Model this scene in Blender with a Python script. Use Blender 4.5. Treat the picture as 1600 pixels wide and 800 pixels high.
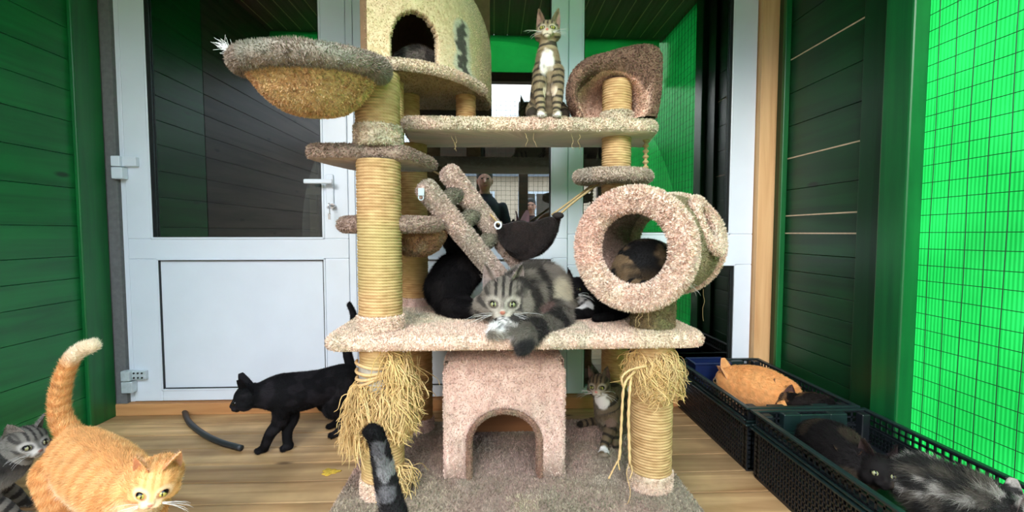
import bpy, bmesh, math, random
import numpy as np
from mathutils import Vector, Matrix

for o in list(bpy.data.objects): bpy.data.objects.remove(o)
random.seed(7); RNG = np.random.default_rng(7)
C = bpy.context.scene.collection
PI = math.pi

# ---------------------------------------------------------------- camera, world, exposure
FPX = 700.0
CAM_LOC = Vector((0, 0, 0.80)); PITCH = math.radians(3.0); YAW = math.radians(-2.45)
cd = bpy.data.cameras.new('camera'); cam = bpy.data.objects.new('camera', cd); C.objects.link(cam)
cd.sensor_width = 36; cd.lens = FPX / 1600 * 36; cd.clip_start = 0.02
cam.location = CAM_LOC; cam.rotation_euler = (PI/2 - PITCH, 0, YAW)
bpy.context.scene.camera = cam
RM = cam.rotation_euler.to_matrix()

world = bpy.data.worlds.new('world'); bpy.context.scene.world = world; world.use_nodes = True
wn = world.node_tree.nodes; wl = world.node_tree.links
bgn = wn['Background']
tc = wn.new('ShaderNodeTexCoord'); mp = wn.new('ShaderNodeMapping'); ns = wn.new('ShaderNodeTexNoise')
rp = wn.new('ShaderNodeValToRGB'); ns.inputs['Scale'].default_value = 2.0; ns.inputs['Detail'].default_value = 5
rp.color_ramp.elements[0].position = 0.35; rp.color_ramp.elements[0].color = (0.62, 0.78, 1.0, 1)
rp.color_ramp.elements[1].position = 0.65; rp.color_ramp.elements[1].color = (0.92, 0.96, 1.0, 1)
wl.new(tc.outputs['Generated'], mp.inputs[0]); mp.inputs['Scale'].default_value = (1, 1, 2.5)
wl.new(mp.outputs[0], ns.inputs['Vector']); wl.new(ns.outputs['Fac'], rp.inputs[0]); wl.new(rp.outputs[0], bgn.inputs[0])
bgn.inputs[1].default_value = 5.0
sun_d = bpy.data.lights.new('sun', 'SUN'); sun_d.energy = 2.2; sun_d.angle = math.radians(25); sun_d.color = (1, 0.95, 0.88)
sun = bpy.data.objects.new('sun', sun_d); C.objects.link(sun)
sun.rotation_euler = (math.radians(66), 0, math.radians(-14))
vs = bpy.context.scene.view_settings
vs.view_transform = 'Standard'; vs.look = 'None'; vs.gamma = 1; vs.use_curve_mapping = False
vs.exposure = 0.62

def ray(px, py):
    return RM @ Vector(((px - 800) / FPX, (400 - py) / FPX, -1))
def P(px, py, Y):
    d = ray(px, py); return CAM_LOC + d * (Y / d.y)
def G(px, py, z=0.0):
    d = ray(px, py); return CAM_LOC + d * ((z - CAM_LOC.z) / d.z)
def PX(px, x):
    d = ray(px, 400); return CAM_LOC + d * (x / d.x)

# ---------------------------------------------------------------- materials
def srgb(c):
    return tuple(((v/255)/12.92 if v/255 <= 0.04045 else (((v/255)+0.055)/1.055)**2.4) for v in c[:3])
def new_mat(name):
    m = bpy.data.materials.new(name); m.use_nodes = True
    return m, m.node_tree.nodes, m.node_tree.links, m.node_tree.nodes['Principled BSDF']
def mat_plain(name, col, rough=0.6, metal=0.0, bump=0.0, bscale=60, var=0.12, stretch=(1,1,1), spec=0.5):
    m, n, l, b = new_mat(name)
    tc = n.new('ShaderNodeTexCoord'); mp = n.new('ShaderNodeMapping'); mp.inputs['Scale'].default_value = stretch
    l.new(tc.outputs['Object'], mp.inputs[0])
    nz = n.new('ShaderNodeTexNoise'); nz.inputs['Scale'].default_value = bscale; nz.inputs['Detail'].default_value = 6
    l.new(mp.outputs[0], nz.inputs['Vector'])
    c = srgb(col); r = n.new('ShaderNodeValToRGB')
    r.color_ramp.elements[0].position = 0.3; r.color_ramp.elements[1].position = 0.7
    r.color_ramp.elements[0].color = tuple(max(0, v*(1-var)) for v in c) + (1,)
    r.color_ramp.elements[1].color = tuple(min(1, v*(1+var)) for v in c) + (1,)
    l.new(nz.outputs['Fac'], r.inputs[0]); l.new(r.outputs[0], b.inputs['Base Color'])
    b.inputs['Roughness'].default_value = rough; b.inputs['Metallic'].default_value = metal
    b.inputs['Specular IOR Level'].default_value = spec
    if bump:
        bp = n.new('ShaderNodeBump'); bp.inputs['Strength'].default_value = bump; bp.inputs['Distance'].default_value = 0.003
        l.new(nz.outputs['Fac'], bp.inputs['Height']); l.new(bp.outputs[0], b.inputs['Normal'])
    return m
def mat_attr(name, rough=0.85, sheen=0.0, bump=0.0, bscale=400, spec=0.2):
    m, n, l, b = new_mat(name)
    a = n.new('ShaderNodeAttribute'); a.attribute_name = 'Col'
    l.new(a.outputs['Color'], b.inputs['Base Color'])
    b.inputs['Roughness'].default_value = rough; b.inputs['Specular IOR Level'].default_value = spec
    if sheen: b.inputs['Sheen Weight'].default_value = sheen
    if bump:
        tc = n.new('ShaderNodeTexCoord'); nz = n.new('ShaderNodeTexNoise'); nz.inputs['Scale'].default_value = bscale
        l.new(tc.outputs['Object'], nz.inputs['Vector'])
        bp = n.new('ShaderNodeBump'); bp.inputs['Strength'].default_value = bump; bp.inputs['Distance'].default_value = 0.002
        l.new(nz.outputs['Fac'], bp.inputs['Height']); l.new(bp.outputs[0], b.inputs['Normal'])
    return m
def mat_wood(name, c1, c2, axis='X', rough=0.55, scale=1.0, knots=True, dirt=None, dirt_amt=0.5, plank=None):
    """grain runs along axis; plank=(axis index, width) varies the tone from board to board"""
    m, n, l, b = new_mat(name)
    tc = n.new('ShaderNodeTexCoord'); mp = n.new('ShaderNodeMapping')
    s = {'X': (1.5, 26, 26), 'Y': (26, 1.5, 26), 'Z': (26, 26, 1.5)}[axis]
    mp.inputs['Scale'].default_value = tuple(v*scale for v in s)
    l.new(tc.outputs['Object'], mp.inputs[0])
    nz = n.new('ShaderNodeTexNoise'); nz.inputs['Scale'].default_value = 1.0; nz.inputs['Detail'].default_value = 7; nz.inputs['Distortion'].default_value = 0.6
    l.new(mp.outputs[0], nz.inputs['Vector'])
    r = n.new('ShaderNodeValToRGB'); r.color_ramp.elements[0].position = 0.32; r.color_ramp.elements[1].position = 0.66
    r.color_ramp.elements[0].color = srgb(c1) + (1,); r.color_ramp.elements[1].color = srgb(c2) + (1,)
    l.new(nz.outputs['Fac'], r.inputs[0]); out = r.outputs[0]
    if plank:
        sp = n.new('ShaderNodeSeparateXYZ'); l.new(tc.outputs['Object'], sp.inputs[0])
        d = n.new('ShaderNodeMath'); d.operation = 'DIVIDE'; d.inputs[1].default_value = plank[1]; l.new(sp.outputs[plank[0]], d.inputs[0])
        fl = n.new('ShaderNodeMath'); fl.operation = 'FLOOR'; l.new(d.outputs[0], fl.inputs[0])
        wn_ = n.new('ShaderNodeTexWhiteNoise'); wn_.noise_dimensions = '1D'; l.new(fl.outputs[0], wn_.inputs['W'])
        mr = n.new('ShaderNodeMapRange'); mr.inputs['To Min'].default_value = 0.7; mr.inputs['To Max'].default_value = 1.15
        l.new(wn_.outputs['Value'], mr.inputs['Value'])
        mm = n.new('ShaderNodeMix'); mm.data_type = 'RGBA'; mm.blend_type = 'MULTIPLY'; mm.inputs[0].default_value = 1
        l.new(out, mm.inputs[6]); l.new(mr.outputs[0], mm.inputs[7]); out = mm.outputs[2]
    if knots:
        mp2 = n.new('ShaderNodeMapping'); s2 = {'X': (3, 9, 9), 'Y': (9, 3, 9), 'Z': (9, 9, 3)}[axis]
        mp2.inputs['Scale'].default_value = s2; l.new(tc.outputs['Object'], mp2.inputs[0])
        vo = n.new('ShaderNodeTexVoronoi'); vo.inputs['Scale'].default_value = 0.9; l.new(mp2.outputs[0], vo.inputs['Vector'])
        kr = n.new('ShaderNodeValToRGB'); kr.color_ramp.elements[0].position = 0.05; kr.color_ramp.elements[1].position = 0.11
        kr.color_ramp.elements[0].color = (1,1,1,1); kr.color_ramp.elements[1].color = (0,0,0,1)
        l.new(vo.outputs['Distance'], kr.inputs[0])
        mx = n.new('ShaderNodeMix'); mx.data_type = 'RGBA'; l.new(kr.outputs[0], mx.inputs[0]); l.new(out, mx.inputs[6])
        mx.inputs[7].default_value = tuple(v*0.35 for v in srgb(c1)) + (1,); out = mx.outputs[2]
    if dirt:
        dz = n.new('ShaderNodeTexNoise'); dz.inputs['Scale'].default_value = 3.0; dz.inputs['Detail'].default_value = 8
        l.new(tc.outputs['Object'], dz.inputs['Vector'])
        dr = n.new('ShaderNodeMapRange'); dr.inputs['From Min'].default_value = 0.42; dr.inputs['From Max'].default_value = 0.72
        dr.inputs['To Max'].default_value = dirt_amt
        l.new(dz.outputs['Fac'], dr.inputs['Value'])
        mx = n.new('ShaderNodeMix'); mx.data_type = 'RGBA'; l.new(dr.outputs[0], mx.inputs[0]); l.new(out, mx.inputs[6])
        mx.inputs[7].default_value = srgb(dirt) + (1,); out = mx.outputs[2]
    l.new(out, b.inputs['Base Color']); b.inputs['Roughness'].default_value = rough
    bp = n.new('ShaderNodeBump'); bp.inputs['Strength'].default_value = 0.25; bp.inputs['Distance'].default_value = 0.002
    l.new(nz.outputs['Fac'], bp.inputs['Height']); l.new(bp.outputs[0], b.inputs['Normal'])
    return m
def mat_glass(name, tint=(0.55, 0.6, 0.58), ior=2.6, rough=0.0):
    m = bpy.data.materials.new(name); m.use_nodes = True; n = m.node_tree.nodes; l = m.node_tree.links
    n.clear(); o = n.new('ShaderNodeOutputMaterial'); mx = n.new('ShaderNodeMixShader')
    t = n.new('ShaderNodeBsdfTransparent'); t.inputs[0].default_value = tint + (1,)
    g = n.new('ShaderNodeBsdfGlossy'); g.inputs['Roughness'].default_value = rough; g.inputs[0].default_value = (0.95, 1, 0.98, 1)
    f = n.new('ShaderNodeFresnel'); f.inputs['IOR'].default_value = ior
    l.new(f.outputs[0], mx.inputs[0]); l.new(t.outputs[0], mx.inputs[1]); l.new(g.outputs[0], mx.inputs[2]); l.new(mx.outputs[0], o.inputs[0])
    return m
def mat_poly(name, col):
    """green ribbed twin-wall sheet: lets daylight through"""
    m = bpy.data.materials.new(name); m.use_nodes = True; n = m.node_tree.nodes; l = m.node_tree.links
    n.clear(); o = n.new('ShaderNodeOutputMaterial'); mx = n.new('ShaderNodeMixShader'); mx.inputs[0].default_value = 0.06
    tc = n.new('ShaderNodeTexCoord'); wv = n.new('ShaderNodeTexWave'); wv.bands_direction = 'Y'; wv.inputs['Scale'].default_value = 30
    wv.inputs['Distortion'].default_value = 0.4; wv.inputs['Detail'].default_value = 2
    l.new(tc.outputs['Object'], wv.inputs['Vector'])
    nz = n.new('ShaderNodeTexNoise'); nz.inputs['Scale'].default_value = 2.2; nz.inputs['Detail'].default_value = 4; l.new(tc.outputs['Object'], nz.inputs['Vector'])
    ad = n.new('ShaderNodeMath'); ad.operation = 'MULTIPLY_ADD'; ad.inputs[1].default_value = 0.45; l.new(wv.outputs['Fac'], ad.inputs[0]); l.new(nz.outputs['Fac'], ad.inputs[2])
    r = n.new('ShaderNodeValToRGB'); r.color_ramp.elements[0].position = 0.3; r.color_ramp.elements[1].position = 0.95
    r.color_ramp.elements[0].color = (col[0]*0.3, col[1]*0.6, col[2]*0.45, 1); r.color_ramp.elements[1].color = tuple(min(1, v*1.2) for v in col) + (1,)
    l.new(ad.outputs[0], r.inputs[0])
    t = n.new('ShaderNodeBsdfTranslucent'); l.new(r.outputs[0], t.inputs[0])
    g = n.new('ShaderNodeBsdfGlossy'); g.inputs['Roughness'].default_value = 0.25; g.inputs[0].default_value = (0.5, 0.9, 0.6, 1)
    l.new(t.outputs[0], mx.inputs[1]); l.new(g.outputs[0], mx.inputs[2]); l.new(mx.outputs[0], o.inputs[0])
    return m

M = {}
M['pvc'] = mat_plain('white_pvc', (222, 230, 240), 0.28, var=0.02, bscale=8)
M['pvc_gasket'] = mat_plain('black_gasket', (28, 32, 34), 0.6)
M['hinge'] = mat_plain('hinge_metal', (200, 210, 215), 0.35, 0.2)
M['chrome'] = mat_plain('chrome', (190, 190, 190), 0.2, 0.9)
M['glass'] = mat_glass('window_glass')
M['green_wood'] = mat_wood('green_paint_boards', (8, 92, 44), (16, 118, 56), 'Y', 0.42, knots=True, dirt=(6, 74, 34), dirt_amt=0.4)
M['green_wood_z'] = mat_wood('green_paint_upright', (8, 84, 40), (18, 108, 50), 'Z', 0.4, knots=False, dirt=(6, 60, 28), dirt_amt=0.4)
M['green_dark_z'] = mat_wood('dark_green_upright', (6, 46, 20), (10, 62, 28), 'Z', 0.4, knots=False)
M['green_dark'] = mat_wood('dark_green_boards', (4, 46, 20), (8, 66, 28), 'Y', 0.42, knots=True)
M['brown_wood'] = mat_wood('brown_boards', (70, 58, 52), (98, 84, 76), 'Y', 0.5)
M['pine'] = mat_wood('bare_pine_upright', (198, 150, 100), (226, 184, 132), 'Z', 0.6)
M['pine_x'] = mat_wood('bare_pine_sill', (170, 112, 66), (204, 150, 96), 'X', 0.6)
M['floor'] = mat_wood('floor_boards', (160, 120, 76), (220, 182, 130), 'X', 0.6, 0.9, dirt=(120, 96, 66), dirt_amt=0.85, plank=(1, 0.1185))
M['raw'] = mat_plain('raw_wood_seam', (205, 180, 150), 0.8)
M['darkroof'] = mat_wood('dark_stained_boards', (92, 70, 68), (122, 98, 94), 'Y', 0.5, knots=False)
M['darkbeam'] = mat_wood('dark_beam', (58, 38, 24), (90, 60, 38), 'X', 0.6, knots=False)
M['darkroom'] = mat_plain('dim_room', (84, 74, 64), 0.9)
M['roomwood'] = mat_wood('room_shelf_wood', (150, 126, 96), (186, 160, 124), 'X', 0.8, knots=False)
M['poly'] = mat_poly('green_polycarbonate', (0.10, 0.50, 0.20))
M['wire'] = mat_plain('fence_wire', (16, 48, 26), 0.5)
M['seal'] = mat_plain('grey_sealant', (104, 104, 104), 0.8)
M['crate'] = mat_plain('black_crate_plastic', (22, 26, 30), 0.38, var=0.25, bscale=20)
M['crate_rim'] = mat_plain('rim_plastic_painted_highlight', (24, 40, 40), 0.34, var=0.25, bscale=20)  # greenish highlight along the crate rims put into the base colour
M['blue'] = mat_plain('blue_plastic', (14, 32, 78), 0.4)
M['rubber'] = mat_plain('black_rubber', (46, 50, 54), 0.45)
M['yellow'] = mat_plain('yellow_stain', (206, 172, 60), 0.8, bscale=80, var=0.3, bump=0.5)
M['carpet'] = mat_attr('carpet', 0.95, sheen=0.15)
M['fur'] = mat_attr('fur', 0.7, sheen=0.08)
M['darkfur'] = mat_attr('dark_fur', 0.8, spec=0.12)
M['sisal'] = mat_attr('sisal', 0.85)
M['eye'] = mat_attr('eye', 0.15, spec=0.5)
M['whisker'] = mat_plain('whisker', (225, 225, 220), 0.4)
M['rope'] = mat_plain('cord', (176, 150, 104), 0.8, bump=0.6, bscale=300)
M['hammock'] = mat_plain('dark_plush', (34, 27, 25), 0.9, var=0.3, bscale=50, bump=0.3)
M['plastic'] = mat_plain('clear_plastic', (170, 185, 190), 0.3)
M['plywood'] = mat_wood('brown_plywood', (116, 72, 40), (146, 96, 56), 'X', 0.7, knots=False)
M['jacket'] = mat_plain('dark_jacket', (38, 46, 56), 0.7, var=0.3, bscale=15)
M['skin'] = mat_plain('skin', (205, 150, 130), 0.5, var=0.05)
M['hairdark'] = mat_plain('dark_hair', (32, 26, 24), 0.6)
M['camera_black'] = mat_plain('camera_black', (18, 18, 20), 0.4)
M['cream'] = mat_plain('cream_render', (214, 192, 168), 0.9, bscale=4, var=0.05)
M['slate'] = mat_plain('grey_roof', (120, 124, 132), 0.8)
M['ground'] = mat_plain('gravel', (150, 144, 132), 0.95, bscale=30, var=0.25)

# ---------------------------------------------------------------- mesh helpers
def rootloc(p):
    while p is not None and p.parent is not None: p = p.parent
    return Vector(p.location) if p is not None else Vector((0, 0, 0))
def mk(name, VF, mat, parent=None, smooth=False, kind=None, colors=None, bevel=0.0):
    V, F = VF[0], VF[1]
    V = np.asarray(V, dtype=np.float64).reshape(-1, 3) - np.array(rootloc(parent))
    me = bpy.data.meshes.new(name)
    if isinstance(F, np.ndarray) and F.ndim == 2:
        nf, k = F.shape
        me.vertices.add(len(V)); me.vertices.foreach_set('co', V.astype(np.float32).ravel())
        me.loops.add(nf*k); me.loops.foreach_set('vertex_index', F.astype(np.int32).ravel())
        me.polygons.add(nf); me.polygons.foreach_set('loop_start', np.arange(0, nf*k, k, dtype=np.int32))
        me.update(calc_edges=True)
    else:
        me.from_pydata([tuple(v) for v in V], [], [tuple(int(i) for i in f) for f in F])
    if colors is not None:
        ca = me.color_attributes.new('Col', 'FLOAT_COLOR', 'POINT')
        c4 = np.ones((len(V), 4), dtype=np.float32); c4[:, :3] = np.clip(colors, 0, 1)
        ca.data.foreach_set('color', c4.ravel())
    if smooth: me.polygons.foreach_set('use_smooth', np.ones(len(me.polygons), dtype=bool))
    me.materials.append(mat)
    o = bpy.data.objects.new(name, me); C.objects.link(o)
    if parent is not None: o.parent = parent
    if kind: o['kind'] = kind
    if bevel:
        b = o.modifiers.new('bevel', 'BEVEL'); b.width = bevel; b.segments = 2; b.limit_method = 'ANGLE'
    return o
def thing(name, label, cat, loc, group=None):
    o = bpy.data.objects.new(name, None); C.objects.link(o); o.location = loc; o.empty_display_size = 0.05
    o['label'] = label; o['category'] = cat
    if group: o['group'] = group
    return o
def tag(o, label, cat, group=None, kind=None):
    o['label'] = label; o['category'] = cat
    if group: o['group'] = group
    if kind: o['kind'] = kind
    return o
def join(parts):
    V = []; F = []; n = 0
    for v, f in parts:
        V += [tuple(x) for x in v]; F += [tuple(int(i)+n for i in q) for q in f]; n += len(v)
    return V, F
def box(x0, x1, y0, y1, z0, z1):
    V = [(x0,y0,z0),(x1,y0,z0),(x1,y1,z0),(x0,y1,z0),(x0,y0,z1),(x1,y0,z1),(x1,y1,z1),(x0,y1,z1)]
    return V, [(0,3,2,1),(4,5,6,7),(0,1,5,4),(1,2,6,5),(2,3,7,6),(3,0,4,7)]
def frame_of(d):
    d = Vector(d).normalized(); a = Vector((0,0,1)) if abs(d.z) < 0.9 else Vector((1,0,0))
    s = d.cross(a).normalized(); return d, s, s.cross(d).normalized()
def tube(pts, rad, seg=12, caps=True, squash=None):
    pts = [Vector(p) for p in pts]; n = len(pts)
    rad = [rad]*n if not hasattr(rad, '__len__') else rad
    V = []; F = []; s = None
    for i, p in enumerate(pts):
        d = (pts[min(i+1, n-1)] - pts[max(i-1, 0)])
        if d.length < 1e-9: d = Vector((0,0,1))
        d.normalize()
        if s is None: _, s, t = frame_of(d)
        else:
            s = (s - d*s.dot(d)).normalized()
        t = s.cross(d).normalized()
        for k in range(seg):
            a = 2*PI*k/seg; V.append(tuple(p + s*(math.cos(a)*rad[i]) + t*(math.sin(a)*rad[i])))
    for i in range(n-1):
        for k in range(seg):
            k2 = (k+1) % seg; F.append((i*seg+k, i*seg+k2, (i+1)*seg+k2, (i+1)*seg+k))
    if caps:
        F.append(tuple(range(seg-1, -1, -1))); F.append(tuple((n-1)*seg+k for k in range(seg)))
    return V, F
def spline(pts, n=8):
    pts = [Vector(p) for p in pts]; out = []
    Q = [pts[0]*2-pts[1]] + pts + [pts[-1]*2-pts[-2]]
    for i in range(1, len(Q)-2):
        p0, p1, p2, p3 = Q[i-1:i+3]
        for k in range(n):
            t = k/n; out.append(0.5*((2*p1)+(p2-p0)*t+(2*p0-5*p1+4*p2-p3)*t*t+(3*p1-p0-3*p2+p3)*t**3))
    out.append(pts[-1]); return out
def lathe(prof, c=(0,0,0), seg=48, axis=None, closed=False):
    """prof: list of (r, h) along axis"""
    d, s, t = frame_of(axis or (0,0,1)); 
    if axis is None: d, s, t = Vector((0,0,1)), Vector((1,0,0)), Vector((0,1,0))
    c = Vector(c); V = []; F = []; n = len(prof)
    for r, h in prof:
        for k in range(seg):
            a = 2*PI*k/seg; V.append(tuple(c + d*h + s*(r*math.cos(a)) + t*(r*math.sin(a))))
    m = n if closed else n-1
    for i in range(m):
        j = (i+1) % n
        for k in range(seg):
            k2 = (k+1) % seg; F.append((i*seg+k, i*seg+k2, j*seg+k2, j*seg+k))
    if not closed:
        if prof[0][0] > 1e-6: F.append(tuple(range(seg-1, -1, -1)))
        if prof[-1][0] > 1e-6: F.append(tuple((n-1)*seg+k for k in range(seg)))
    return V, F
def ellipsoid(c, r, rot=None, seg=20, rings=12):
    V = []; F = []; c = Vector(c); r = (r, r, r) if not hasattr(r, '__len__') else r
    rows = []
    for i in range(rings+1):
        th = PI*i/rings
        if i in (0, rings): rows.append([len(V)]); pts = [(0, 0, math.cos(th))]
        else: rows.append(list(range(len(V), len(V)+seg))); pts = [(math.sin(th)*math.cos(2*PI*k/seg), math.sin(th)*math.sin(2*PI*k/seg), math.cos(th)) for k in range(seg)]
        for p in pts:
            q = Vector((p[0]*r[0], p[1]*r[1], p[2]*r[2])); q = (rot @ q) if rot is not None else q
            V.append(tuple(c+q))
    for i in range(rings):
        a, b = rows[i], rows[i+1]
        for k in range(seg):
            k2 = (k+1) % seg
            if len(a) == 1: F.append((a[0], b[k], b[k2]))
            elif len(b) == 1: F.append((a[k], b[0], a[k2]))
            else: F.append((a[k], b[k], b[k2], a[k2]))
    return V, F
def round_poly(pts, r, n=8):
    out = []; N = len(pts)
    for i in range(N):
        a, b, c = Vector(pts[i-1]), Vector(pts[i]), Vector(pts[(i+1) % N])
        ri = r[i] if hasattr(r, '__len__') else r
        u = (a-b); v = (c-b); ri = min(ri, u.length*0.49, v.length*0.49)
        p, q = b+u.normalized()*ri, b+v.normalized()*ri
        for k in range(n+1):
            t = k/n; out.append(tuple(p*(1-t)**2 + b*2*t*(1-t) + q*t*t))
    return out
def resample(poly, step):
    out = []; N = len(poly)
    for i in range(N):
        a, b = Vector(poly[i]), Vector(poly[(i+1) % N]); L = (b-a).length
        k = max(1, int(L/step))
        if L < 1e-6: continue
        for j in range(k): out.append(tuple(a.lerp(b, j/k)))
    return out
def slab(poly, z0, z1, step=0.012, seg=8):
    poly = resample(poly, step); N = len(poly)
    A = sum(poly[i-1][0]*poly[i][1]-poly[i][0]*poly[i-1][1] for i in range(N))
    if A < 0: poly = poly[::-1]
    P2 = np.array(poly)[:, :2]; T = np.roll(P2, -1, 0) - np.roll(P2, 1, 0); T /= np.linalg.norm(T, axis=1)[:, None]+1e-12
    Nn = np.stack([T[:, 1], -T[:, 0]], 1); r = (z1-z0)/2; zm = (z0+z1)/2
    V = []; F = []
    for i in range(seg+1):
        a = -PI/2 + PI*i/seg; off = r*(math.cos(a)-1)
        for p in P2 + Nn*off: V.append((p[0], p[1], zm + r*math.sin(a)))
    for i in range(seg):
        for k in range(N):
            k2 = (k+1) % N; F.append((i*N+k, i*N+k2, (i+1)*N+k2, (i+1)*N+k))
    c = P2.mean(0); b = len(V); V += [(c[0], c[1], z0), (c[0], c[1], z1)]
    for k in range(N):
        k2 = (k+1) % N; F.append((b, k2, k)); F.append((b+1, seg*N+k, seg*N+k2))
    return V, F
def prism(outer, axis_y0, axis_y1):
    """outer: (x,z) polygon extruded along Y"""
    n = len(outer); V = [(x, axis_y0, z) for x, z in outer] + [(x, axis_y1, z) for x, z in outer]
    F = [tuple(range(n)), tuple(range(2*n-1, n-1, -1))] + [(i, n+i, n+(i+1) % n, (i+1) % n) for i in range(n)]
    return V, F
def fixed(VF):
    """recalculate outward normals and triangulate -> arrays"""
    bm = bmesh.new(); vs_ = [bm.verts.new(v) for v in VF[0]]
    for f in VF[1]:
        try: bm.faces.new([vs_[i] for i in f])
        except ValueError: pass
    bmesh.ops.recalc_face_normals(bm, faces=bm.faces[:]); bmesh.ops.triangulate(bm, faces=bm.faces[:])
    bm.verts.index_update()
    V = np.array([v.co[:] for v in bm.verts]); F = np.array([[v.index for v in f.verts] for f in bm.faces], dtype=np.int32)
    bm.free(); return V, F

# ---- value noise
def vnoise(Pt, scale, seed=0):
    Q = np.asarray(Pt)*scale + seed*17.3; I = np.floor(Q).astype(np.int64); f = Q-I; f = f*f*(3-2*f); r = 0
    def h(a): 
        n = (a[:, 0]*73856093) ^ (a[:, 1]*19349663) ^ (a[:, 2]*83492791) ^ (seed*2654435); n = (n ^ (n >> 13))*1274126177
        return ((n ^ (n >> 16)) & 0xffff)/65535.0
    for dx in (0, 1):
        for dy in (0, 1):
            for dz in (0, 1):
                w = (f[:, 0] if dx else 1-f[:, 0])*(f[:, 1] if dy else 1-f[:, 1])*(f[:, 2] if dz else 1-f[:, 2])
                r = r + w*h(I+np.array([dx, dy, dz]))
    return r
def mixc(a, b, t): return a*(1-t[:, None]) + b*t[:, None]
def sstep(a, b, x): t = np.clip((x-a)/(b-a), 0, 1); return t*t*(3-2*t)
def fuzz(V, F, colfn, dens, length, width, lift=0.7, flow=None, rand=0.4, var=0.25, mask=None, maxn=400000, lenfn=None):
    """cover a triangle mesh with short tufts; returns V,F,colors"""
    T = V[F]; cr = np.cross(T[:, 1]-T[:, 0], T[:, 2]-T[:, 0]); ar = np.linalg.norm(cr, axis=1)/2+1e-15; nn = cr/(2*ar[:, None])
    n = int(min(maxn, ar.sum()*dens)); idx = RNG.choice(len(F), n, p=ar/ar.sum())
    a = RNG.random(n); b = RNG.random(n); s = a+b > 1; a[s] = 1-a[s]; b[s] = 1-b[s]
    R = T[idx, 0] + a[:, None]*(T[idx, 1]-T[idx, 0]) + b[:, None]*(T[idx, 2]-T[idx, 0]); N = nn[idx]
    if mask is not None:
        k = mask(R, N); R = R[k]; N = N[k]; n = len(R)
    fl = flow(R, N) if flow is not None else np.zeros((n, 3))
    D = N*lift + fl*(1-lift) + RNG.normal(0, 1, (n, 3))*rand*0.6
    D /= np.linalg.norm(D, axis=1)[:, None]+1e-9
    dn = (D*N).sum(1); D += N*np.maximum(0, 0.12-dn)[:, None]
    L = length*(0.6+0.8*RNG.random(n))
    if lenfn is not None: L = L*lenfn(R)
    S = np.cross(D, RNG.normal(0, 1, (n, 3))); S /= np.linalg.norm(S, axis=1)[:, None]+1e-9
    W = width*(0.7+0.6*RNG.random(n))
    R = R - N*0.0005
    SV = np.stack([R - S*W[:, None]/2, R + S*W[:, None]/2, R + D*L[:, None]], 1).reshape(-1, 3)
    SF = np.arange(3*n).reshape(-1, 3)
    cv = colfn(V); cs = colfn(R)*(1-var+2*var*RNG.random((n, 1)))
    SC = np.repeat(cs, 3, 0)
    return np.vstack([V, SV]), np.vstack([F, SF+len(V)]), np.vstack([cv, SC])

# ================================================================ THE SETTING
YF = 2.02
def fx(px, Y=YF): return P(px, 363, Y).x
def fz(py, Y=YF, px=500): return P(px, py, Y).z
ZC = 2.30
# floor: boards run left to right
parts = []; y = -0.7; i = 0
while y < 2.0:
    parts.append(box(-1.70, 1.36, y+0.0025, min(y+0.116, 2.0), -0.03, 0.0)); y += 0.1185
mk('floor', join(parts), M['floor'], kind='structure', bevel=0.002)
mk('floor_gap_darkener', box(-1.72, 1.36, -0.7, 2.05, -0.055, -0.031), M['darkroom'], kind='structure').name = 'floor'  # dark sheet added below the boards so their gaps stay dark
mk('trim_1', box(-1.66, 1.285, 1.985, 2.06, 0.0, 0.052), M['pine_x'], kind='structure', bevel=0.003)
mk('ground', box(-14, 14, -16, 8, -0.25, -0.06), M['ground'], kind='structure')

def plank_wall(x_in, x_out, ys, y0, y1, g=0.0009):
    return join([box(min(x_in, x_out), max(x_in, x_out), y0, y1, a+g, b-g) for a, b in zip(ys[:-1], ys[1:])])
zs = [0.0]; rr = random.Random(3)
while zs[-1] < ZC: zs.append(zs[-1] + rr.choice([0.088, 0.13, 0.15, 0.12]))
mk('wall_left', plank_wall(-1.66, -1.70, zs, 1.36, 2.06), M['green_wood'], kind='structure', bevel=0.0012)
mk('wall_left_brown', plank_wall(-1.66, -1.70, zs, -0.8, 1.357), M['brown_wood'], kind='structure', bevel=0.002).name = 'wall_left'
mk('wall_left_light_stop', box(-1.72, -1.702, -0.6, 2.08, -0.03, ZC+0.05), M['green_dark'], kind='structure').name = 'wall_left'  # unseen board added to stop light leaking through the plank gaps

mk('trim_2', box(-1.66, -1.642, 1.865, 1.99, 0, ZC), M['green_wood_z'], kind='structure', bevel=0.004)
mk('trim_3', box(-1.66, fx(194), 1.995, 2.06, 0, ZC), M['seal'], kind='structure', bevel=0.004)
XR = 1.29
zr = [0.0, 0.075, 0.155, 0.235, 0.315, 0.395, 0.475, 0.555, 0.635, 0.71, 0.797, 0.87, 0.985, 1.12, 1.26, 1.40, 1.55, 1.70, 1.85, 2.0, 2.15, 2.30]
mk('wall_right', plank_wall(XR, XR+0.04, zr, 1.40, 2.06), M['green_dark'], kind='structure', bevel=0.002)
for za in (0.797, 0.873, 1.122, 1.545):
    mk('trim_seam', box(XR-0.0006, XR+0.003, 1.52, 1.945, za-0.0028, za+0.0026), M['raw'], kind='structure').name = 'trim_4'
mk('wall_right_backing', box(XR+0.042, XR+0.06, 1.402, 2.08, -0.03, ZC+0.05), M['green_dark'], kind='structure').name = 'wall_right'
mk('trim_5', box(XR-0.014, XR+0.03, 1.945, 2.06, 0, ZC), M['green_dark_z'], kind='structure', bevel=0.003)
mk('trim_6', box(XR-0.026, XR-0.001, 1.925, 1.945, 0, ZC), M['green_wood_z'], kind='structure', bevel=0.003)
mk('trim_7', box(XR-0.018, XR+0.03, 1.413, 1.52, 0, ZC), M['green_dark_z'], kind='structure', bevel=0.003)
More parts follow.
